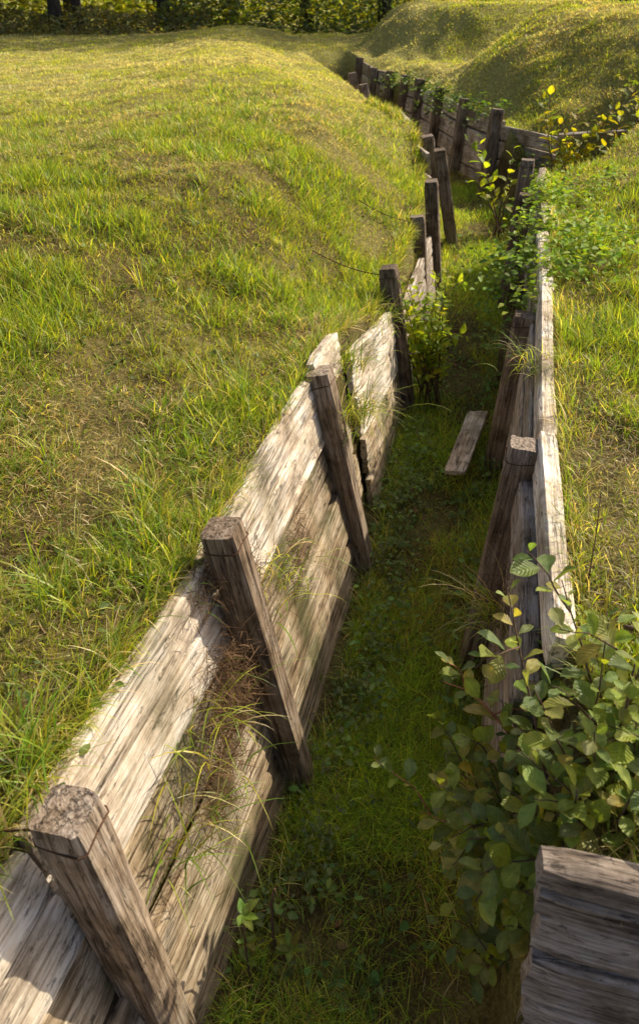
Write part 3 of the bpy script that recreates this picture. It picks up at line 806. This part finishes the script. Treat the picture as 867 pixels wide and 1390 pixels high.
fringe('L', .3, 12, 15000, 'ragged grass fringe along the top of the left plank walls')
fringe('R', 1.2, 8, 3600, 'ragged grass fringe along the top of the right plank walls')
make_grass(inside, 'floor', 'dark green grass on the shaded trench floor', 1.9)

# ---- leaves
def leaf_cloud(P, nrm, dirv, Ln, W, C, fold=.25):
    """six-vertex folded leaves: P base, dirv along, nrm up"""
    n = len(P)
    dirv = dirv / np.linalg.norm(dirv, axis=1, keepdims=True)
    side = np.cross(dirv, nrm); side /= np.maximum(np.linalg.norm(side, axis=1, keepdims=True), 1e-6)
    up = np.cross(side, dirv)
    Ln = Ln[:, None]; W = W[:, None]
    V = np.zeros((n, 8, 3), dtype=np.float32)
    V[:, 0] = P
    V[:, 1] = P + dirv * Ln * .33 - side * W * .46 + up * W * fold * .4
    V[:, 2] = P + dirv * Ln * .33 + side * W * .46 + up * W * fold * .4
    V[:, 3] = P + dirv * Ln * .36 - up * W * fold * .2
    V[:, 4] = P + dirv * Ln * .70 - side * W * .36 + up * W * fold * .25 - up * Ln * .05
    V[:, 5] = P + dirv * Ln * .70 + side * W * .36 + up * W * fold * .25 - up * Ln * .05
    V[:, 6] = P + dirv * Ln * .72 - up * W * fold * .2 - up * Ln * .05
    V[:, 7] = P + dirv * Ln - up * Ln * .16
    b = (np.arange(n) * 8)[:, None]
    q = np.concatenate([b + np.array([[1, 3, 6, 4]]), b + np.array([[3, 2, 5, 6]])])
    t = np.concatenate([b + np.array([[0, 3, 1]]), b + np.array([[0, 2, 3]]), b + np.array([[4, 6, 7]]), b + np.array([[6, 5, 7]])])
    return V.reshape(-1, 3), [q, t], np.repeat(C, 8, 0)

def rand_dirs(n, zmin=-.3, zmax=.6, rng=RNG):
    a = rng.uniform(0, 2 * math.pi, n); z = rng.uniform(zmin, zmax, n); r = np.sqrt(np.maximum(0, 1 - z * z))
    return np.stack([r * np.cos(a), r * np.sin(a), z], 1)

def weeds(name, pts, hgt, n_each, Ls, colr, label, cat='weeds', spread=.10, jitter=.3, mat=None, kind='stuff'):
    """low broadleaf plants: many small leaves around each seed point"""
    pts = np.array(pts)
    n = len(pts) * n_each
    base = np.repeat(pts, n_each, 0)
    sc = np.repeat(RNG.uniform(.6, 1.3, len(pts)), n_each)
    rr = np.abs(RNG.normal(0, spread, n)) * sc; a = RNG.uniform(0, 2 * math.pi, n)
    P = base + np.stack([rr * np.cos(a), rr * np.sin(a), hgt * RNG.random(n) ** .8 * sc], 1)
    d = rand_dirs(n, -.35, .35)
    d[:, 0] += np.cos(a) * .6; d[:, 1] += np.sin(a) * .6
    nrm = rand_dirs(n, .55, 1.0)
    L = RNG.uniform(*Ls, n) * (.8 + .4 * sc)
    C = np.array(colr) * RNG.uniform(.6, 1.45, (n, 1)) * (1 + RNG.uniform(-.15, .15, (n, 3)))
    V, F, CC = leaf_cloud(P, nrm, d, L, L * RNG.uniform(.5, .75, n), C)
    o = link_mesh(name, np_mesh(name, V, F, CC), mat or LEAF_S)
    return tag(o, label, cat, kind=kind)

def seeds(n, x0, x1, y0, y1, cond=lambda x, y: np.ones(len(x), bool), wall=None, thresh=0, sd=0):
    x = RNG.uniform(x0, x1, n); y = RNG.uniform(y0, y1, n)
    k = cond(x, y)
    if thresh: k &= fbm(x * 2.2, y * 2.2, sd, 2) > thresh
    x, y = x[k], y[k]
    return np.stack([x, y, ground_z(x, y)], 1)

weeds('ground_cover', seeds(1500, -.4, 2.2, .9, 9, inside, thresh=.46, sd=7), .05, 9, (.014, .034), (.14, .23, .06), 'small dark broadleaf plants creeping over the shaded trench floor', 'ground cover', .06)
weeds('ground_cover', seeds(1500, -4.2, .6, .8, 6.5, out_left, thresh=.50, sd=17), .03, 7, (.012, .030), (.10, .145, .03), 'tiny clover like leaves scattered in the left bank grass', 'ground cover', .05)
def rb_edge(x, y): return (x > Rt(y) - .06) & (x < Rt(y) + .55 + .12 * np.sin(y * 3))
pts = seeds(560, 1.0, 3.2, 4.0, 6.8, rb_edge, thresh=.40, sd=6); pts[:, 2] = np.maximum(pts[:, 2], 1.0)
weeds('weed_patch', pts, .13, 20, (.024, .046), (.25, .36, .045), 'dense bright green weeds spilling over the right wall past the second slanted post', 'weeds', .09)
pts = np.stack([*(lambda y: (Rt(y) - RNG.uniform(-.04, .24, len(y)), y))(RNG.uniform(4.2, 5.7, 34)), RNG.uniform(.62, 1.06, 34)], 1)
weeds('weed_patch', pts, .10, 20, (.024, .046), (.15, .24, .035), 'green weeds hanging down the inner face of the right wall', 'weeds', .10)
pts = np.stack([*(lambda y: (Rt(y) + RNG.uniform(-.25, .25, len(y)), y))(RNG.uniform(11.4, 17.2, 80)), RNG.uniform(.7, 1.05, 80)], 1)
weeds('weed_patch', pts, .13, 14, (.04, .075), (.11, .18, .03), 'green weeds growing between the posts of the far row', 'weeds', .14)
pts = seeds(90, 2.3, 4.6, 7.6, 10.6, lambda x, y: y > 7.2 + 1.45 * (x - 2.05)); 
weeds('weed_patch', pts, .24, 14, (.04, .075), (.10, .16, .03), 'leafy weeds filling the side recess below the right mound', 'weeds', .16)
pts = np.stack([*(lambda y: (Lb(y) + RNG.uniform(-.02, .18, len(y)), y))(RNG.uniform(1.0, 4.4, 120)), RNG.uniform(.0, .08, 120)], 1)
weeds('ground_cover', pts, .09, 12, (.012, .026), (.14, .19, .06), 'pale small leaved plants along the foot of the left plank wall', 'ground cover', .05)

weeds('leaf_litter', seeds(420, -.4, 2.2, .9, 9, inside), .012, 3, (.02, .05), (.26, .16, .08), 'curled brown dead leaves lying in the trench floor grass', 'leaf litter', .07)
# ---- clumps hanging on the walls
pts = np.stack([*(lambda y: (np.where(RNG.random(len(y)) < .55, Lb(y) + RNG.uniform(.02, .2, len(y)), Rb(y) - RNG.uniform(.02, .16, len(y))), y))(RNG.uniform(1.1, 6.5, 150)), RNG.uniform(.0, .05, 150)], 1)
weeds('ground_cover', pts, .13, 16, (.016, .038), (.19, .29, .07), 'leafy clover like clumps against the feet of both plank walls', 'ground cover', .07)
def grass_clump(loc, n, L, label, dry=.1, droop=1.0, spread=.03, azc=None, cols=(.5, .45)):
    loc = np.array(loc)
    c = palette(n, cols[0], cols[1], dry)
    az = RNG.uniform(0, 2 * math.pi, n) if azc is None else RNG.normal(azc, 1.0, n)
    P = np.zeros((n, 3)); P[:, 0] = RNG.normal(0, spread, n); P[:, 1] = RNG.normal(0, spread * 1.4, n); P[:, 2] = RNG.normal(0, .008, n)
    Ln = L * RNG.uniform(.35, 1.15, n)
    V, q, t, C = blades(P, az, Ln, RNG.uniform(.0028, .0055, n), np.abs(RNG.normal(1.5, .5, n)) * droop, c, c * 1.15, 6, az + math.pi / 2 + RNG.normal(0, .4, n), np.abs(RNG.normal(.25, .25, n)))
    o = link_mesh('grass_clump', np_mesh('grass_clump', V, [q, t], C), BLADE)
    o.location = tuple(loc)
    tag(o, label, 'grass clump', 'loose grass clumps on the timber')
    return o
def wallpt(fn_t, fn_b, y, z, off):
    q = z / 1.1
    return (float(fn_b(y)) + (float(fn_t(y)) - float(fn_b(y))) * q + off, y, z)
grass_clump(wallpt(Lt, Lb, 3.02, .84, .06), 150, .34, 'long green grass clump hanging beside the third left post', .12, 1.2, .05, azc=-.6)
grass_clump(wallpt(Lt, Lb, 3.25, .98, .0), 120, .26, 'grass clump drooping out of the dark hole in the left wall', .1, 1.1, .05, azc=-.3)
grass_clump(wallpt(Lt, Lb, 1.92, .80, .03), 75, .24, 'thin grass clump on the ledge right of the root debris post', .25, 1.1, .05, azc=-.5)
grass_clump(wallpt(Lt, Lb, 1.34, .76, .03), 60, .26, 'sparse grass blades rooted on the ledge of the nearest pale wall', .2, 1.1, .06, azc=-.4)
grass_clump(wallpt(Lt, Lb, 1.12, .62, .03), 60, .24, 'yellow green grass clump low on the nearest pale wall', .3, 1.0, .05, azc=-.4)
grass_clump(wallpt(Rt, Rb, 1.92, .62, -.06), 80, .30, 'grass clump with long arching blades on the right wall ledge', .15, 1.1, .03, azc=3.3)
grass_clump((.99, 3.05, 1.06), 90, .22, 'overhanging grass clump on the right wall between the slanted posts', .2, 1.2, .06, azc=3.2)
grass_clump(wallpt(Lt, Lb, 4.2, .84, -.05), 90, .22, 'grass fringe over the wall left of the sapling', .2, 1.1, .07, azc=-.4)
# long sedge-like clump at the left edge
for (x, y, n, L, lab) in ((-.645, .99, 170, .24, 'tall upright grass tussock left of the nearest post'), (-.72, 1.55, 90, .22, 'arching green grass tussock at the left wall edge by the root debris post'),
                          (-.55, 1.95, 120, .24, 'big arching grass tussock beside the second left post'), (-.32, 2.72, 150, .26, 'fine pale grass tussock leaning over the sunlit top board')):
    grass_clump((x, y, float(ground_z(x, y)) - .01), n, L, lab, .08, .75, .045)

def debris(name, loc, ext, n, L, colr, label, cat):
    """fibrous dead roots and stalks lying on a ledge"""
    P = np.zeros((n, 3))
    for k in range(3): P[:, k] = RNG.normal(0, ext[k], n)
    az = RNG.uniform(0, 2 * math.pi, n)
    c = np.array(colr) * RNG.uniform(.4, 1.5, (n, 1))
    V, q, t, C = blades(P, az, L * RNG.uniform(.3, 1.2, n), RNG.uniform(.0012, .003, n), RNG.uniform(-.8, 1.4, n), c, c, 5, RNG.uniform(0, 3.1, n), RNG.uniform(.6, 2.2, n))
    o = link_mesh(name, np_mesh(name, V, [q, t], C), DEBRIS)
    o.location = loc
    return tag(o, label, cat, kind='stuff')
BR = (.17, .105, .06)
debris('root_debris', wallpt(Lt, Lb, 1.52, .76, .03), (.03, .08, .10), 1300, .085, BR, 'brown dead roots and earth caked below the second left post', 'root debris')
debris('root_debris', wallpt(Lt, Lb, 1.36, .66, .03), (.03, .12, .11), 1300, .08, BR, 'brown dead roots on the ledge of the nearest pale wall', 'root debris')
debris('root_debris', wallpt(Lt, Lb, 1.80, .93, .02), (.025, .06, .04), 320, .09, BR, 'dry brown grass roots right of the second left post', 'root debris')
debris('root_debris', wallpt(Lt, Lb, 1.60, 1.08, .0), (.02, .06, .02), 200, .09, BR, 'dry roots at the top end of the board behind the second left post', 'root debris')
debris('root_debris', wallpt(Rt, Rb, 1.85, .72, -.02), (.022, .16, .09), 700, .09, (.20, .12, .07), 'reddish brown earth and roots between the boards of the right wall', 'root debris')
debris('root_debris', (.72, 1.62, .35), (.06, .10, .12), 420, .12, BR, 'dry stalks at the foot of the nearest right wall', 'root debris')
debris('root_debris', (1.18, 6.3, .15), (.14, .18, .05), 420, .14, BR, 'clump of brown earth and roots at the foot of the straight dark post', 'root debris')
for (bx, by, lab) in ((-.02, 1.74, 'dry stalks heaped at the foot of the second left post'), (.27, 2.97, 'dry stalks heaped at the foot of the third left post'), (1.08, 3.78, 'dry stalks heaped at the foot of the second slanted right post')):
    debris('root_debris', (bx, by, .03), (.07, .08, .02), 260, .11, (.25, .17, .09), lab, 'root debris')
debris('root_debris', wallpt(Lt, Lb, 2.15, .74, .02), (.02, .16, .04), 420, .07, BR, 'brown root fibres on the ledge of the sunlit left wall', 'root debris')
debris('leaf_litter', (.55, 1.95, .03), (.22, .5, .015), 260, .16, (.24, .17, .09), 'dead stalks lying on the trench floor in front', 'leaf litter')
debris('leaf_litter', (.95, 5.3, .04), (.2, .5, .015), 260, .16, (.24, .17, .09), 'dead stalks on the bare earth patch of the trench', 'leaf litter')

# earth packed between the boards of the right wall
# ------------------------------------------------------------------ shrubs with stems and shaped leaves
def bend_path(p0, p1, sag, n=10, wob=.012, rr=random):
    p0 = Vector(p0); p1 = Vector(p1)
    d = (p1 - p0); L = d.length
    side = Vector((rr.uniform(-1, 1), rr.uniform(-1, 1), 0))
    pts = []
    for i in range(n + 1):
        t = i / n
        p = p0.lerp(p1, t) + Vector((0, 0, sag * math.sin(math.pi * t))) + side * (wob * math.sin(t * 5 + L)) 
        p += Vector((rr.uniform(-1, 1), rr.uniform(-1, 1), rr.uniform(-1, 1))) * wob * .25 * (1 if 0 < i < n else 0)
        pts.append(p)
    return pts

LS = 9; LW = 4
def big_leaves(specs, shape='obovate'):
    """specs: (base, dir, normal, length, width, colour, curl) -> one mesh"""
    Vs = []; Fs = []; Cs = []; UVs = []
    for (p, d, nn, L, W, c, curl) in specs:
        d = d.normalized(); s = d.cross(nn).normalized(); u = s.cross(d)
        b = len(Vs)
        ph = random.random() * 6
        for i in range(LS + 1):
            t = i / LS
            if shape == 'obovate': wd = (math.sin(math.pi * t ** 1.25) ** .8) if t < 1 else 0
            else: wd = (math.sin(math.pi * t ** .8) ** .85) if t < 1 else 0
            wd = max(wd, .03)
            bx = t * L; bz = -curl * L * t * t + .012 * L * math.sin(t * 9 + ph)
            for j in range(-LW // 2, LW // 2 + 1):
                v = j / (LW / 2)
                ser = 1 + (.05 * math.sin(i * 2.9 + ph) if abs(v) == 1 else 0)
                off = v * wd * W * .5 * ser
                lift = (abs(v) ** 1.3) * wd * W * (.16 + .06 * math.sin(ph * 3)) + .018 * L * math.sin(t * 11 + v * 2 + ph) * abs(v)
                Vs.append(tuple(p + d * bx + s * off + u * (bz + lift)))
                cc = [ch * (1 + .1 * math.sin(ph + k)) for k, ch in enumerate(c)]
                if abs(v) == 1 and random.random() < .25: cc = [cc[0] * 1.35, cc[1] * 1.05, cc[2] * .9]
                Cs.append(cc); UVs.append((t, v))
        for i in range(LS):
            for j in range(LW):
                q = b + i * (LW + 1) + j
                Fs.append((q, q + 1, q + LW + 2, q + LW + 1))
    return np.array(Vs), np.array(Fs), np.array(Cs), np.array(UVs)

def shrub(name, root, stems, label, cat, leafL=(.05, .08), leafW=.55, colours=((.10, .16, .04),), leaf_gap=.035, stem_r=.006, red=(), shape='obovate', upright=.3, start=.25, twigs=0, group=None, stem_mat=TWIG, lmat=LEAF_B):
    root = Vector(root)
    t = empty(name, tuple(root), label, cat, group)
    paths = []; redp = []; specs = []
    allst = []
    for k, (p0, p1, sag) in enumerate(stems):
        pts = bend_path(Vector(p0) - root, Vector(p1) - root, sag)
        allst.append((pts, stem_r * random.uniform(.7, 1.2), k in red))
        for q in range(twigs):
            i = random.randrange(3, len(pts) - 1)
            dirn = Vector((random.uniform(-1, 1), random.uniform(-1, 1), random.uniform(-.1, .9))).normalized()
            e = pts[i] + dirn * random.uniform(.10, .24)
            allst.append((bend_path(pts[i], e, .02, 6), stem_r * .5, k in red))
    for pts, r0, isred in allst:
        n = len(pts)
        rad = [max(.0012, r0 * (1 - .75 * i / (n - 1))) for i in range(n)]
        (redp if isred else paths).append((pts, rad))
        # leaves alternate along the stem
        acc = 0; ang = random.random() * 6
        tot = sum((pts[i + 1] - pts[i]).length for i in range(n - 1)); run = 0
        for i in range(n - 1):
            seg = pts[i + 1] - pts[i]; L = seg.length; tt = seg.normalized()
            pos = 0
            while acc + (L - pos) >= leaf_gap:
                pos += leaf_gap - acc; acc = 0
                frac = (run + pos) / tot
                if frac < start: continue
                ang += 2.4 + random.uniform(-.4, .4)
                a = tt.orthogonal().normalized(); bq = tt.cross(a)
                out = a * math.cos(ang) + bq * math.sin(ang)
                d = (out * .9 + tt * random.uniform(.2, .9) + Vector((0, 0, random.uniform(-.15, upright)))).normalized()
                nn = (Vector((0, 0, 1)) + tt * .2 + Vector((random.uniform(-.5, .5), random.uniform(-.5, .5), 0))).normalized()
                LL = random.uniform(*leafL) * (1.0 - .35 * max(0, frac - .75) / .25)
                c = random.choice(colours); f = random.uniform(.75, 1.25)
                base = pts[i] + tt * pos + d * .006
                specs.append((base, d, nn, LL, LL * leafW * random.uniform(.85, 1.15), [q * f for q in c], random.uniform(.02, .3)))
            acc += L - pos; run += L
    if paths: link_mesh('stem', tube_mesh(paths, 7), stem_mat, t)
    if redp: link_mesh('red_twig', tube_mesh(redp, 7), TWIG_RED, t)
    V, F, C, UV = big_leaves(specs, shape)
    link_mesh('foliage', np_mesh('foliage', V, [F], C, UV), lmat, t)
    return t

random.seed(21)
GY = ((.20, .27, .085), (.25, .33, .07), (.31, .38, .07), (.24, .32, .075), (.18, .25, .085), (.32, .36, .09), (.16, .22, .075), (.36, .33, .10), (.30, .34, .15))
B0 = (.66, 1.02, .42)
st = []
def S(p1, sag=.06, p0=None): st.append((p0 or (B0[0] + random.uniform(-.08, .14), B0[1] + random.uniform(-.10, .10), B0[2] + random.uniform(-.1, .1)), p1, sag))
S((.44, 1.30, .74)); S((.50, 1.38, .86)); S((.60, 1.42, 1.02)); S((.70, 1.34, 1.22)); S((.78, 1.28, 1.38)); S((.64, 1.2, 1.18)); S((.88, 1.2, 1.40))
S((.42, 1.15, .62)); S((.38, 1.04, .50)); S((.40, .95, .62)); S((.44, .95, .78)); S((.50, .90, .92)); S((.42, 1.05, .40)); S((.62, .98, 1.1)); S((.56, 1.1, 1.0))
S((.72, .92, 1.22)); S((.84, .98, 1.30)); S((.95, 1.05, 1.34)); S((.74, 1.06, 1.36)); S((.60, .88, 1.04)); S((.86, 1.12, 1.26)); S((.52, 1.22, .92)); S((.40, .9, .36)); S((.40, .86, .50))
S((.48, .85, .62)); S((.66, 1.3, 1.1)); S((1.0, 1.2, 1.36)); S((.38, 1.0, .74)); S((.55, 1.05, .86)); S((.47, 1.18, .66))
for _ in range(34):
    S((random.uniform(.40, 1.08), random.uniform(.86, 1.40), random.uniform(.75, 1.48)), random.uniform(.0, .1))
for _ in range(16):
    S((random.uniform(.36, .58), random.uniform(.84, 1.2), random.uniform(.25, .8)), random.uniform(.0, .08))
for _ in range(40):
    S((random.uniform(.46, .85), random.uniform(.80, 1.0), random.uniform(.95, 1.28)), random.uniform(.0, .08))
for _ in range(20):
    S((random.uniform(.45, .75), random.uniform(.82, 1.1), random.uniform(.55, .95)), random.uniform(.0, .08))
nred = len(st)
S((.36, 1.50, .78), .05, (.60, 1.22, .76)); S((.29, 1.22, .56), .04, (.52, 1.0, .62))
S((.36, 1.36, .60), .04, (.56, 1.1, .62))
bush = shrub('willow_bush', B0, st, 'broad leaved grey green bush over the lower right corner with orange red twigs', 'bush', (.036, .082), .62, GY, .021, .006, red=(nred, nred + 1), start=.28, twigs=2)

random.seed(5)
YG = ((.36, .42, .04), (.27, .36, .045), (.44, .46, .05), (.18, .27, .04))
shrub('sapling', (.78, 4.72, .0), [((.78 + random.uniform(-.08, .08), 4.72 + random.uniform(-.1, .1), 0), (.67 + random.uniform(-.20, .18), 4.66 + random.uniform(-.2, .2), random.uniform(.60, 1.0)), .03) for _ in range(17)],
      'yellow green sapling growing in the trench against the left wall', 'sapling', (.055, .09), .64, YG, .032, .007, shape='ovate', start=.42, twigs=2, lmat=LEAF_Y)
random.seed(9)
shrub('sapling', (2.12, 8.75, .25), [((2.12 + random.uniform(-.1, .1), 8.75 + random.uniform(-.1, .1), .1), (2.10 + random.uniform(-.45, .2), 8.7 + random.uniform(-.2, .3), random.uniform(.7, 1.2)), .05) for _ in range(6)],
      'sapling with drooping yellow green leaves in front of the far post row', 'sapling', (.10, .15), .55, YG, .085, .009, shape='ovate', start=.4, twigs=1, lmat=LEAF_Y)
random.seed(12)
YL = ((.42, .37, .03), (.34, .35, .04), (.16, .22, .04), (.46, .38, .04))
shrub('yellow_shrub', (3.05, 9.5, .6), [((3.05 + random.uniform(-.3, .3), 9.5 + random.uniform(-.2, .2), .45), (3.05 + random.uniform(-.6, .6), 9.5 + random.uniform(-.3, .3), random.uniform(1.1, 1.5)), .05) for _ in range(12)],
      'low shrub with yellow leaves in the side recess below the right mound', 'shrub', (.09, .15), .6, YL, .07, .009, shape='ovate', start=.3, twigs=1, lmat=LEAF_Y)
shrub('yellow_shrub', (4.0, 9.9, .7), [((4.0 + random.uniform(-.3, .3), 9.9 + random.uniform(-.2, .2), .6), (4.0 + random.uniform(-.5, .5), 9.9 + random.uniform(-.3, .3), random.uniform(1.2, 1.65)), .05) for _ in range(10)],
      'second yellow leaved shrub at the right edge below the mound', 'shrub', (.09, .15), .6, YL, .075, .009, shape='ovate', start=.3, twigs=1, lmat=LEAF_Y)

# thin stems in the foreground
def thin_stem(name, pts, r, mat, label, cat, leaves=()):
    root = Vector(pts[0])
    t = empty(name, tuple(root), label, cat)
    P = [Vector(p) - root for p in pts]
    fine = []
    for i in range(len(P) - 1):
        for k in range(4): fine.append(P[i].lerp(P[i + 1], k / 4) + Vector((random.uniform(-1, 1), random.uniform(-1, 1), 0)) * r * .6)
    fine.append(P[-1])
    n = len(fine)
    link_mesh('stem', tube_mesh([(fine, [r * (1 - .45 * i / n) * random.uniform(.85, 1.2) for i in range(n)])], 7), mat, t)
    if leaves:
        specs = []
        for (f, ln, k) in leaves:
            p = fine[int(f * (n - 1))]
            for q in range(k):
                a = random.random() * 6.28
                specs.append((p, Vector((math.cos(a), math.sin(a), random.uniform(.1, .7))), Vector((0, 0, 1)), ln * random.uniform(.7, 1.2), ln * .45, [c * random.uniform(.8, 1.2) for c in (.17, .24, .04)], random.uniform(.05, .3)))
        V, F, C, UV = big_leaves(specs, 'ovate')
        link_mesh('foliage', np_mesh('foliage', V, [F], C, UV), LEAF_B, t)
    return t
thin_stem('dead_stem', [(-.135, 1.11, .03), (-.14, 1.12, .2), (-.135, 1.10, .34), (-.125, 1.10, .40)], .0055, TWIG, 'brown dead stem standing at the foot of the nearest pale wall', 'stem')
thin_stem('green_sprout', [(-.205, 1.02, .05), (-.21, 1.03, .25), (-.205, 1.02, .42)], .004, TWIG, 'small sprout with bright green leaf tip before the nearest pale wall', 'sprout', [(1.0, .05, 7), (.6, .035, 3), (.3, .04, 4)])
thin_stem('green_sprout', [(-.09, 1.06, .03), (-.085, 1.07, .12)], .003, TWIG, 'low sprout with yellow green leaves beside the brown dead stem', 'sprout', [(1.0, .05, 8)])
thin_stem('root_branch', [(1.02, 1.12, 1.20), (.90, 1.17, 1.23), (.83, 1.27, 1.22), (.76, 1.34, 1.17)], .012, TWIG, 'dark bare root lying on the right bank above the bush', 'root')
thin_stem('grass_stalk', [(.74, 1.55, 1.10), (.735, 1.56, 1.25), (.72, 1.57, 1.42)], .002, TWIG, 'dry upright stalk beside the top board right of the bush', 'stalk')

# ------------------------------------------------------------------ the wood behind
def tree(x, y, h, r, lean, crown_r, label, colr, nleaf=1500):
    z = float(land(x, y)) - .1
    t = empty('tree', (x, y, z), label, 'tree', 'trees of the wood behind the field')
    top = Vector((lean, random.uniform(-.3, .3), h * .8))
    pts = [Vector((0, 0, 0)).lerp(top, k / 8) + Vector((random.uniform(-.08, .08), random.uniform(-.08, .08), 0)) * (k > 0) for k in range(9)]
    paths = [(pts, [r * (1.35 if k == 0 else 1 - .8 * k / 8) for k in range(9)])]
    for q in range(9):
        i = random.randrange(3, 8); a = random.random() * 6.28
        e = pts[i] + Vector((math.cos(a), math.sin(a), random.uniform(.2, .8))) * random.uniform(.5, .95) * crown_r
        paths.append((bend_path(pts[i], e, .2, 5, .1), [r * .3 * (1 - .75 * k / 5) for k in range(6)]))
    link_mesh('trunk', tube_mesh(paths, 9), BARK, t)
    n = nleaf
    nc = 26
    cc = np.stack([RNG.normal(lean * .7, crown_r * .5, nc), RNG.normal(0, crown_r * .5, nc), h * RNG.uniform(.32, 1.0, nc)], 1)
    P = cc[RNG.integers(0, nc, n)] + RNG.normal(0, crown_r * .22, (n, 3))
    L = RNG.uniform(.2, .42, n)
    C = np.array(colr) * RNG.uniform(.6, 1.5, (n, 1)) * (1 + RNG.uniform(-.15, .15, (n, 3)))
    V, F, CC = leaf_cloud(P, rand_dirs(n, .2, 1), rand_dirs(n, -.5, .4), L, L * .65, C)
    link_mesh('crown', np_mesh('crown', V, F, CC), LEAF_S, t)
random.seed(33)
TR = [(-12.2, 29.6, 10, .20, 'dark slim tree trunk at the top left corner'), (-11.4, 30.2, 11, .22, 'dark tree trunk second from the top left corner'),
      (-9.2, 30.6, 11, .24, 'forked looking dark trunk third from the top left corner'), (-8.8, 31.8, 10, .2, 'dark trunk just right of the forked looking one'),
      (-5.9, 33.0, 12, .25, 'dark trunk standing behind the start of the hedge')]
for (x, y, h, r, lab) in TR: tree(x, y, h, r, random.uniform(-.5, .5), 2.5, lab, (.13, .16, .022))
for k, (x, y, h) in enumerate([(-16.5, 32, 12), (-19.5, 34, 12), (-14, 36, 12), (-10.5, 37, 13), (-7, 37, 13), (-3.5, 35.5, 13), (-.5, 34.6, 14), (2.5, 33.6, 16), (5.5, 33.4, 18), (-22, 38, 13), (8.5, 33.6, 18), (11.5, 33.8, 18), (14.5, 34.2, 18), (18, 36, 15)]):
    tree(x, y, h, .24, random.uniform(-.5, .5), 2.8, 'tree of the shaded wood behind the hedge and far field edge', (.09, .12, .02), 2600 if x > 2 else 1300)

def leafmass(name, n, xs, ys, hfun, Ls, colr, label, cat, zoff=0):
    x = RNG.uniform(*xs, n); y = RNG.uniform(*ys, n)
    hh = hfun(x, y)
    k = hh > .05; x, y, hh = x[k], y[k], hh[k]; n = len(x)
    u = RNG.random(n)
    z = land(x, y) + hh * (1 - u ** 1.8)
    L = RNG.uniform(*Ls, n)
    C = np.array(colr) * (RNG.uniform(.5, 1.4, (n, 1)) * (.5 + .9 * fbm(x * 1.1, y * 1.1, 5, 2))[:, None]) * (1 + RNG.uniform(-.15, .2, (n, 3)))
    V, F, CC = leaf_cloud(np.stack([x, y, z], 1), rand_dirs(n, .2, 1), rand_dirs(n, -.4, .5), L, L * .6, C)
    o = link_mesh(name, np_mesh(name, V, F, CC), LEAF_S)
    tag(o, label, cat, kind='stuff')
leafmass('hedge', 26000, (-6.4, 16), (29.4, 40), lambda x, y: 1.75 * (y < 35 + .4 * np.maximum(x + 3, 0)) * sstep(29.4, 31.2, y - .45 * np.maximum(x + 3, 0) + .5 * np.sin(x * .9) + .8 * (fbm(x * .6, y * .6, 4, 2) - .5)) * sstep(-6.4, -4.2, x) * (.7 + .6 * fbm(x * .7, y * .7, 14, 2)), (.10, .24), (.13, .17, .05), 'dense dark bramble hedge along the back of the field', 'hedge')
leafmass('undergrowth', 13000, (-18, -3.8), (27.8, 32.6), lambda x, y: .62 * sstep(28.0, 30.2, y - .10 * (x + 11)) * (.5 + .9 * fbm(x * .7, y * .7, 24, 2)), (.08, .18), (.24, .23, .09), 'dry pale undergrowth along the foot of the wood at the top left', 'undergrowth')
leafmass('undergrowth', 15000, (-24, 18), (33.5, 48), lambda x, y: 2.6 * fbm(x * .5, y * .5, 44, 2) ** 1.3 * 1.4, (.2, .42), (.30, .32, .04), 'leafy understorey deep inside the shaded wood', 'undergrowth')

# ------------------------------------------------------------------ light, sky, camera
SUN_EL, SUN_AZ = R(41), R(57)      # azimuth from +Y towards +X
w = bpy.data.worlds.new('World'); scene.world = w; w.use_nodes = True
nt = w.node_tree; nt.nodes.clear()
sky = nt.nodes.new('ShaderNodeTexSky'); sky.sky_type = 'NISHITA'; sky.sun_disc = False
sky.sun_elevation = SUN_EL; sky.sun_rotation = SUN_AZ; sky.air_density = .8; sky.dust_density = 5.0
bg = nt.nodes.new('ShaderNodeBackground'); bg.inputs['Strength'].default_value = .15
wo = nt.nodes.new('ShaderNodeOutputWorld')
nt.links.new(sky.outputs[0], bg.inputs[0]); nt.links.new(bg.outputs[0], wo.inputs[0])
sd = bpy.data.lights.new('sun', 'SUN'); sd.energy = 5.0; sd.angle = R(.55); sd.color = (1, .90, .70)
so = bpy.data.objects.new('sun', sd); COL.objects.link(so)
dv = Vector((math.sin(SUN_AZ) * math.cos(SUN_EL), math.cos(SUN_AZ) * math.cos(SUN_EL), math.sin(SUN_EL)))
so.rotation_euler = dv.to_track_quat('Z', 'Y').to_euler(); so.location = (8, 8, 10)

cd = bpy.data.cameras.new('camera'); co = bpy.data.objects.new('camera', cd); COL.objects.link(co)
co.location = (0, 0, HC); co.rotation_euler = (R(90 - 33.5), 0, 0)
cd.sensor_fit = 'HORIZONTAL'; cd.sensor_width = 24.0; cd.lens = 24.0 * 1011 / 867
cd.shift_y = -45 / 867
cd.clip_start = .05; cd.clip_end = 1500
cd.dof.use_dof = True; cd.dof.focus_distance = 2.9; cd.dof.aperture_fstop = 5.6
scene.camera = co
scene.cycles.max_bounces = 6; scene.cycles.diffuse_bounces = 3; scene.cycles.glossy_bounces = 2; scene.cycles.transmission_bounces = 3
scene.view_settings.view_transform = 'Standard'; scene.view_settings.look = 'None'; scene.view_settings.exposure = 0; scene.view_settings.gamma = 1
